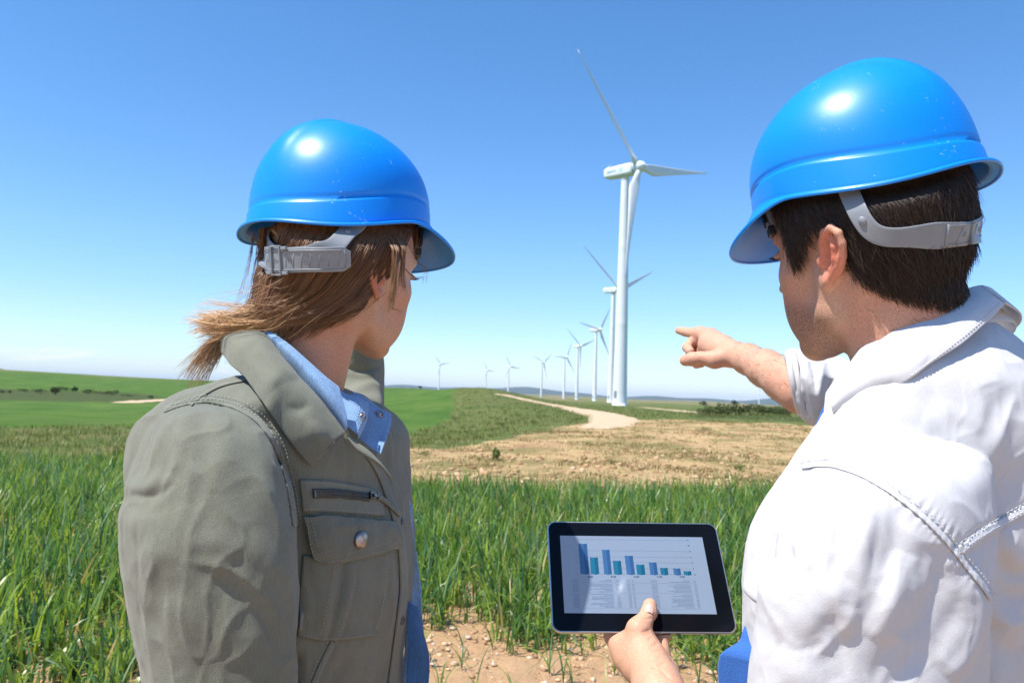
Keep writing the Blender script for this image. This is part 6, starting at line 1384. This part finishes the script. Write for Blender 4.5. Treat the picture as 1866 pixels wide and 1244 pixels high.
    free([(525, 585, .925), (460, 592, .928), (404, 594, .935), (336, 582, .95)], 200, .0060, .0085, (.55, 1), .00034)
    free([(470, 545, .95), (455, 570, .955), (420, 590, .955), (325, 590, .965)], 60, .006, .016, (.4, 1), .00028, .002)
    free([(468, 500, .96), (462, 540, .96), (452, 575, .965), (446, 590, .965)], 60, .003, .008, (.1, .5), .00026, .0015)
    for q_ in range(34):
        x0 = rng.uniform(480, 700); y0 = rng.uniform(480, 560); free([(x0, y0, .905 + .0001 * abs(x0 - 600)), (x0 - 50, y0 + 30 + rng.normal(0, 8), .90), (x0 - 110, y0 + 45 + rng.normal(0, 14), .915), (x0 - 170, y0 + 50 + rng.normal(0, 22), .93)], 2, .003, .008, (.1, .6), .00022, .0015)
    free([(466, 430, .97), (460, 490, .965), (452, 540, .96), (444, 585, .96)], 26, .004, .012, (.1, .5), .0002, .002)
    free([(500, 420, .93), (520, 440, .915), (545, 470, .905)], 26, .002, .002, (.5, .8), .0003)
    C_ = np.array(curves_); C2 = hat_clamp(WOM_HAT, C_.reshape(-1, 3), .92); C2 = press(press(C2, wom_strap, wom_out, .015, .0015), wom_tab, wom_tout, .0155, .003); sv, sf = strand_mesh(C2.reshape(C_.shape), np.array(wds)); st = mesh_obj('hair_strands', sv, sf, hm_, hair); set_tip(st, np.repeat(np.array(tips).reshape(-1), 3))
    # short strands all over the cap so that it reads as hair from the other side too
    vi = np.unique(Fk); ar = vi[rng.integers(0, len(vi), 9000)]; n = len(ar); flow = np.array([-.7, 0, -.65]) + rng.normal(0, .08, (n, 3)); flow -= Nn[ar] * (flow * Nn[ar]).sum(1)[:, None]; flow /= np.linalg.norm(flow, axis=1)[:, None]; t = np.linspace(0, 1, 5)[None, :, None]; Ln = rng.uniform(.02, .045, n)
    C_ = Cp[ar][:, None] + Ln[:, None, None] * (flow[:, None] * t - Nn[ar][:, None] * .20 * t * t) + Nn[ar][:, None] * .0012; wd = np.broadcast_to(np.array([.0002, .0003, .0003, .00025, .0001])[None], (n, 5))
    sv, sf = strand_mesh(hat_clamp(WOM_HAT, xf(T, C_.reshape(-1, 3) * S_), .91).reshape(C_.shape), wd); st = mesh_obj('under_strands', sv, sf, hm_, hair); set_tip(st, np.zeros(len(sv)))
# ------------------------------------------------------------------ hard hats
hat_m = mat('hat_blue', (.0, .235, .80), .3, .5, coat=.18); _nt = hat_m.node_tree; _b = _nt.nodes['Principled BSDF']
_tc = N(_nt, 'ShaderNodeTexCoord'); _b.inputs['Subsurface Weight'].default_value = .0
# light scuffs and scratches on the plastic
_sc = []
for _rot, _str in (((.3, .5, .9), (70, 2.0, 70)), ((1.2, -.4, .2), (2.0, 85, 85)), ((.2, .9, -.8), (60, 60, 1.8))):
    _mp = N(_nt, 'ShaderNodeMapping'); _mp.inputs['Rotation'].default_value = _rot; L(_nt, _tc.outputs['Object'], _mp.inputs[0])
    _ms = N(_nt, 'ShaderNodeMapping'); _ms.inputs['Scale'].default_value = _str; L(_nt, _mp.outputs[0], _ms.inputs[0])
    _w = N(_nt, 'ShaderNodeTexNoise', Scale=4.0, Detail=2, Roughness=.5); L(_nt, _ms.outputs[0], _w.inputs['Vector'])
    _q = N(_nt, 'ShaderNodeMapRange'); _q.inputs[1].default_value = .675; _q.inputs[2].default_value = .78; L(_nt, _w.outputs[0], _q.inputs[0]); _sc.append(_q)
_a1 = N(_nt, 'ShaderNodeMath', operation='MAXIMUM'); L(_nt, _sc[0].outputs[0], _a1.inputs[0]); L(_nt, _sc[1].outputs[0], _a1.inputs[1]); _r = N(_nt, 'ShaderNodeMath', operation='MAXIMUM'); L(_nt, _a1.outputs[0], _r.inputs[0]); L(_nt, _sc[2].outputs[0], _r.inputs[1])
_v2 = N(_nt, 'ShaderNodeTexNoise', Scale=26, Detail=8, Roughness=.8); L(_nt, _tc.outputs['Object'], _v2.inputs['Vector'])
_r2 = N(_nt, 'ShaderNodeMapRange'); _r2.inputs[1].default_value = .53; _r2.inputs[2].default_value = .66; L(_nt, _v2.outputs[0], _r2.inputs[0])
_mu = N(_nt, 'ShaderNodeMath', operation='MULTIPLY'); L(_nt, _r.outputs[0], _mu.inputs[0]); L(_nt, _r2.outputs[0], _mu.inputs[1])
_x = N(_nt, 'ShaderNodeMixRGB'); _x.inputs[1].default_value = (.0, .235, .80, 1); _x.inputs[2].default_value = (.40, .62, .85, 1); L(_nt, _mu.outputs[0], _x.inputs[0]); L(_nt, _x.outputs[0], _b.inputs['Base Color'])
_v3 = N(_nt, 'ShaderNodeTexNoise', Scale=14, Detail=6, Roughness=.7); L(_nt, _tc.outputs['Object'], _v3.inputs['Vector'])
_r3 = N(_nt, 'ShaderNodeMapRange'); _r3.inputs[3].default_value = .30; _r3.inputs[4].default_value = .46; L(_nt, _v3.outputs[0], _r3.inputs[0]); L(_nt, _r3.outputs[0], _b.inputs['Roughness'])
_bp = N(_nt, 'ShaderNodeBump', Strength=.05, Distance=.002); L(_nt, _v3.outputs[0], _bp.inputs['Height']); L(_nt, _bp.outputs[0], _b.inputs['Normal'])
hat_m.node_tree.nodes['Principled BSDF'].inputs['Coat Roughness'].default_value = .22
strap_m = mat('grey_plastic', (.24, .26, .28), .38, .5, noise_amt=.05, nscale=60, bump=.1, bscale=150); blk_m = mat('black_plastic', (.012, .012, .014), .45); pad_m = mat('sweat_pad', (.02, .02, .022), .9)
lab_m = mat('label_paper', (.55, .66, .80), .5); ink_m = mat('label_ink', (.10, .20, .48), .6)
def make_hat(T, label, near, band):
    """near = +1 / -1: the side (local y) turned to the viewer; band: strap layout"""
    loc = T[:3, 3]; root = empty('hard_hat', tuple(loc)); tag(root, label, 'hard hat')
    sh = mesh_obj('shell', xf(T, HV), HF, hat_m, root); solid(sh, .0024, -1)
    dg = sh
    # suspension: headband ellipse under the rim, rear arms that drop to a nape strap
    def E(u, z, rx=.098, ry=.083, x0=.004): return np.array([x0 + rx * math.cos(u), ry * math.sin(u), z])
    def ribbon_path(cpts, hw, t=.0022, name='strap', m_=strap_m, n=60, cross=7, parent=root, wfun=None):
        c = catmull(np.array(cpts, float), n); tn = np.gradient(c, axis=0); tn /= np.linalg.norm(tn, axis=1)[:, None]
        out = c - np.array([.004, 0, 0]); out[:, 2] = 0; out /= np.linalg.norm(out, axis=1)[:, None]; sd_ = np.cross(out, tn); sd_ /= np.linalg.norm(sd_, axis=1)[:, None]; out = np.cross(tn, sd_)
        V = []
        for i in range(n):
            ww = hw * (wfun(i / (n - 1)) if wfun else 1)
            for j in range(cross): V.append(c[i] + sd_[i] * ww * (2 * j / (cross - 1) - 1))
        V = np.array(V); f = grid_faces(n, cross); o = mesh_obj(name, xf(T, V), f, m_, parent); solid(o, t, 0); bevel(o, .0005, 2); return o, c, sd_, out
    zf = band['zfront']
    # front headband with sweat pad (mostly hidden)
    pts = [E(u, zf + .004 * math.cos(u), .090, .072) for u in np.linspace(-.95, .95, 14)]
    ribbon_path(pts, .013, .002, 'headband'); ribbon_path([p * (.985, .97, 1) for p in pts[3:-3]], .015, .004, 'sweat_pad', pad_m)
    # nape strap with its rising arm on each side: follows the hair on the near side, mirrored for the far one
    hw = band['hw']
    def flat_ribbon(c, out, hw_, name, parent, t=.0022, cross=7, wfun=None):
        n = len(c); tn = np.gradient(c, axis=0); tn /= np.linalg.norm(tn, axis=1)[:, None]; sd_ = np.cross(out, tn); sd_ /= np.linalg.norm(sd_, axis=1)[:, None]
        V = np.array([c[i] + sd_[i] * hw_ * (wfun(i / (n - 1)) if wfun else 1) * (2 * j / (cross - 1) - 1) for i in range(n) for j in range(cross)])
        o = mesh_obj(name, V, grid_faces(n, cross), strap_m, parent); solid(o, t, 0); bevel(o, .0006, 2); return o, sd_
    def mirror(v, vec=False):
        TH_ = band['head']; q = v @ TH_[:3, :3] if vec else xi(TH_, v); q = q * (1, -1, 1); return q @ TH_[:3, :3].T if vec else xf(TH_, q)
    def settle(c, out, off):
        o2 = []
        for i in range(len(c)):
            r_ = band['bvh'].find_nearest(Vector(c[i])); nn_ = np.array(r_[1]); nn_ = nn_ if nn_ @ out[i] > 0 else -nn_; o2.append(np.array(r_[0]) + nn_ * off if np.linalg.norm(np.array(r_[0]) - c[i]) < .07 else c[i])
        o2 = np.array(o2)
        for _ in range(8): o2[1:-1] = .25 * o2[:-2] + .5 * o2[1:-1] + .25 * o2[2:]
        return o2, out
    c0, out0 = band['path']; n0 = len(c0)
    lead = xi(band['head'], c0)[:, 1] * near; stop = int(np.argmax(lead < .004)) if (lead < .004).any() else n0
    for s in (1, -1):
        c, out = (c0, out0) if s == 1 else settle(mirror(c0[:stop]), mirror(out0[:stop], True), band['off']); n0 = len(c)
        if s == -1: far_end = c[-1]
        o_, sd_ = flat_ribbon(c, out, hw, 'nape_strap', root, wfun=lambda t: (.80 + .2 * sm(.28, .42, t)) * (1 + .10 * math.exp(-((t - .42) / .06) ** 2)))
        i0 = int(n0 * band['i0']); pr = []
        for e_ in (-1, 1): pr.append(tube(c[i0:] + sd_[i0:] * hw * .78 * e_ + out[i0:] * .0013, .0007, 6))
        for i in range(i0 + 4, n0 - 3, 6): pr.append(tube([c[i] - sd_[i] * hw * .6 + out[i] * .0012, c[min(i + 2, n0 - 1)] + sd_[i] * hw * .6 + out[i] * .0012], .00045, 5))
        pr.append(box(c[i0] + out[i0] * .0012, (.0024, hw * 1.8, .0020), frame(unit(c[i0 + 1] - c[i0]), sd_[i0], out[i0])))
        v_, f_ = merge(pr); mesh_obj('rib', v_, f_, strap_m, o_)
        ir = int(n0 * .16); q = c[ir]; lv, lf = lathe([(.0001, .0020), (.0034, .0018), (.0043, .0010), (.0045, 0)][::-1], 20, cap=False); Fm = frame(unit(c[ir + 1] - c[ir]), sd_[ir], out[ir])
        mesh_obj('rivet', (lv * (1, .8, 1)) @ Fm.T + q + out[ir] * .0011, lf, strap_m, o_)
        for k_, i in enumerate(range(i0 + 7, n0 - 4, 6)):
            tc_ = bpy.data.curves.new('size_number', 'FONT'); tc_.body = str(53 + k_); tc_.size = .0062; tc_.extrude = .0003; tc_.align_x = 'CENTER'; tc_.align_y = 'CENTER'
            to = bpy.data.objects.new('size_number', tc_); col.objects.link(to); dg_ = bpy.context.evaluated_depsgraph_get(); dg_.update(); me = bpy.data.meshes.new_from_object(to.evaluated_get(dg_)); bpy.data.objects.remove(to)
            tv = np.array([v.co[:] for v in me.vertices]); ff = [tuple(p.vertices) for p in me.polygons]
            ux = sd_[i] if sd_[i][2] > 0 else -sd_[i]; rx = np.cross(ux, out[i]); tv[:, 0] *= -1
            mesh_obj('size_number', tv @ frame(rx, ux, out[i]).T + c[i] + out[i] * .0012, ff, strap_m, o_, smooth=False)
    def buckle_at(c, out, t_, s_, name):
        bx_ = merge([box(c + t_ * .0085 * e + out * .0018, (.0022, hw * 2.5, .0035), frame(t_, s_, out)) for e in (-1, 1)] + [box(c + s_ * hw * 1.22 * e + out * .0018, (.019, .0022, .0035), frame(t_, s_, out)) for e in (-1, 1)] + [box(c + t_ * .016 * e + s_ * hw * 1.05 * g + out * .0015, (.010, .004, .003), frame(t_, s_, out)) for e in (-1, 1) for g in (-1, 1)])
        bo = mesh_obj(name, *bx_, strap_m, root, smooth=False); bevel(bo, .0008)
    if band.get('tab') is not None:
        ct, ot = band['tab']; o_, sd_ = flat_ribbon(ct, ot, hw * 1.05, 'strap_tab', root, wfun=lambda t: 1 - .35 * sm(.93, 1, t)); n1 = len(ct); pr = []
        for e_ in (-1, 1): pr.append(tube(ct[3:-6] + sd_[3:-6] * hw * .80 * e_ + ot[3:-6] * .0013, .0007, 6))
        pr.append(tube([ct[-6] - sd_[-6] * hw * .8 + ot[-6] * .0013, ct[-4] + ot[-4] * .0013, ct[-6] + sd_[-6] * hw * .8 + ot[-6] * .0013], .0007, 6))
        for i in range(8, n1 - 10, 7): pr.append(tube([ct[i] - sd_[i] * hw * .6 + ot[i] * .0012, ct[i + 2] + sd_[i] * hw * .6 + ot[i] * .0012], .00045, 5))
        mesh_obj('rib', *merge(pr), strap_m, o_)
        for k_, i in enumerate(range(12, n1 - 8, 14)):
            tc_ = bpy.data.curves.new('size_number', 'FONT'); tc_.body = str(59 + k_); tc_.size = .0066; tc_.extrude = .0003; tc_.align_x = 'CENTER'; tc_.align_y = 'CENTER'
            to = bpy.data.objects.new('size_number', tc_); col.objects.link(to); dg_ = bpy.context.evaluated_depsgraph_get(); dg_.update(); me = bpy.data.meshes.new_from_object(to.evaluated_get(dg_)); bpy.data.objects.remove(to)
            tv = np.array([v.co[:] for v in me.vertices]); ff = [tuple(p.vertices) for p in me.polygons]; ux = sd_[i] if sd_[i][2] > 0 else -sd_[i]; rx = np.cross(ux, ot[i]); tv[:, 0] *= -1
            mesh_obj('size_number', tv @ frame(rx, ux, ot[i]).T + ct[i] + ot[i] * .0012, ff, strap_m, o_, smooth=False)
        i = int(n1 * .30); buckle_at(ct[i], ot[i], unit(ct[i + 1] - ct[i - 1]), sd_[i], 'buckle')
    else:
        tn = unit(c0[-1] - c0[-4]); buckle_at(c0[-1] + tn * .003, out0[-1], tn, unit(np.cross(out0[-1], tn)), 'buckle')
        HT = band['head']; pn = xi(HT, c0[-1:])[0]; pf = xi(HT, far_end[None])[0]; a0 = math.atan2(pn[1], pn[0]) % (2 * math.pi); a1 = math.atan2(pf[1], pf[0]) % (2 * math.pi); lk = []; lo_ = []
        for t in np.linspace(0, 1, 16):
            th_ = a0 + (a1 - a0) * t; dl = np.array([math.cos(th_), math.sin(th_), 0]); z_ = pn[2] + (pf[2] - pn[2]) * t; q = xf(HT, np.array([dl * .25 + (0, 0, z_)]))[0]; dw = HT[:3, :3] @ dl
            r_ = band['bvh'].ray_cast(Vector(q), Vector(-dw)); lk.append(np.array(r_[0]) + dw * .0045); lo_.append(dw)
        lk[0], lk[-1] = c0[-1], far_end; lk = np.array(lk); lo_ = np.array(lo_)
        for _ in range(4): lk[1:-1] = .25 * lk[:-2] + .5 * lk[1:-1] + .25 * lk[2:]
        flat_ribbon(lk, lo_, hw, 'strap_link', root)
    # side cradle clips
    for s in (1, -1):
        uc = band['uc'] * s; q = E(uc, zf + .008, .103, .089); o1 = unit([math.cos(uc), math.sin(uc), 0]); t1 = np.cross((0, 0, 1), o1); Fm = frame(t1, np.array([0, 0, 1.0]), o1)
        v_, f_ = merge([box(q, (.020, .030, .006), Fm), box(q - (0, 0, .013), (.013, .012, .008), Fm)]); c1 = mesh_obj('cradle_clip', xf(T, v_), f_, strap_m, root, smooth=False); bevel(c1, .002)
        v_, f_ = merge([box(q + o1 * .004 - t1 * .009 * 1 + (0, 0, .002), (.012, .024, .006), Fm), box(q + o1 * .003 + (0, 0, -.017), (.022, .010, .007), Fm)]); c2 = mesh_obj('clip_block', xf(T, v_), f_, blk_m, c1, smooth=False); bevel(c2, .0015)
        lv, lf = lathe([(.0001, .003), (.0026, .0026), (.0032, .0012), (.0033, 0)][::-1], 16, cap=False); mesh_obj('rivet', xf(T, lv @ Fm.T + q + o1 * .0035 + (0, 0, -.008)), lf, strap_m, c1)
    # cradle webs crossing under the dome
    for a_ in (.7, math.pi - .7):
        pts = [np.array([.004 + .098 * math.cos(a_) * math.cos(t), .088 * math.sin(a_) * math.cos(t), zf + .02 + .062 * math.sin(t)]) for t in np.linspace(0, math.pi, 15)]
        v_, f_ = tube(pts, .004, 6); mesh_obj('cradle_web', xf(T, v_), f_, blk_m, root)
    return root
if 'hair' not in SKIP:
    hat_w = make_hat(WOM_HAT, 'blue hard hat on the brown haired woman, grey nape strap over her hair', -1, dict(zfront=-.004, bvh=hb_, head=WOM_HEAD, off=.0065, uc=.70, hw=.0132, i0=.50, path=(wom_strap, wom_out), tab=(wom_tab, wom_tout)))
    hat_n = make_hat(MAN_HAT, 'blue hard hat on the dark haired man, tilted forward, the larger one at right', 1, dict(zfront=.004, bvh=man_bvh, head=MAN_HEAD, off=.0045, uc=.70, hw=.0112, i0=.46, path=(man_strap, man_out)))
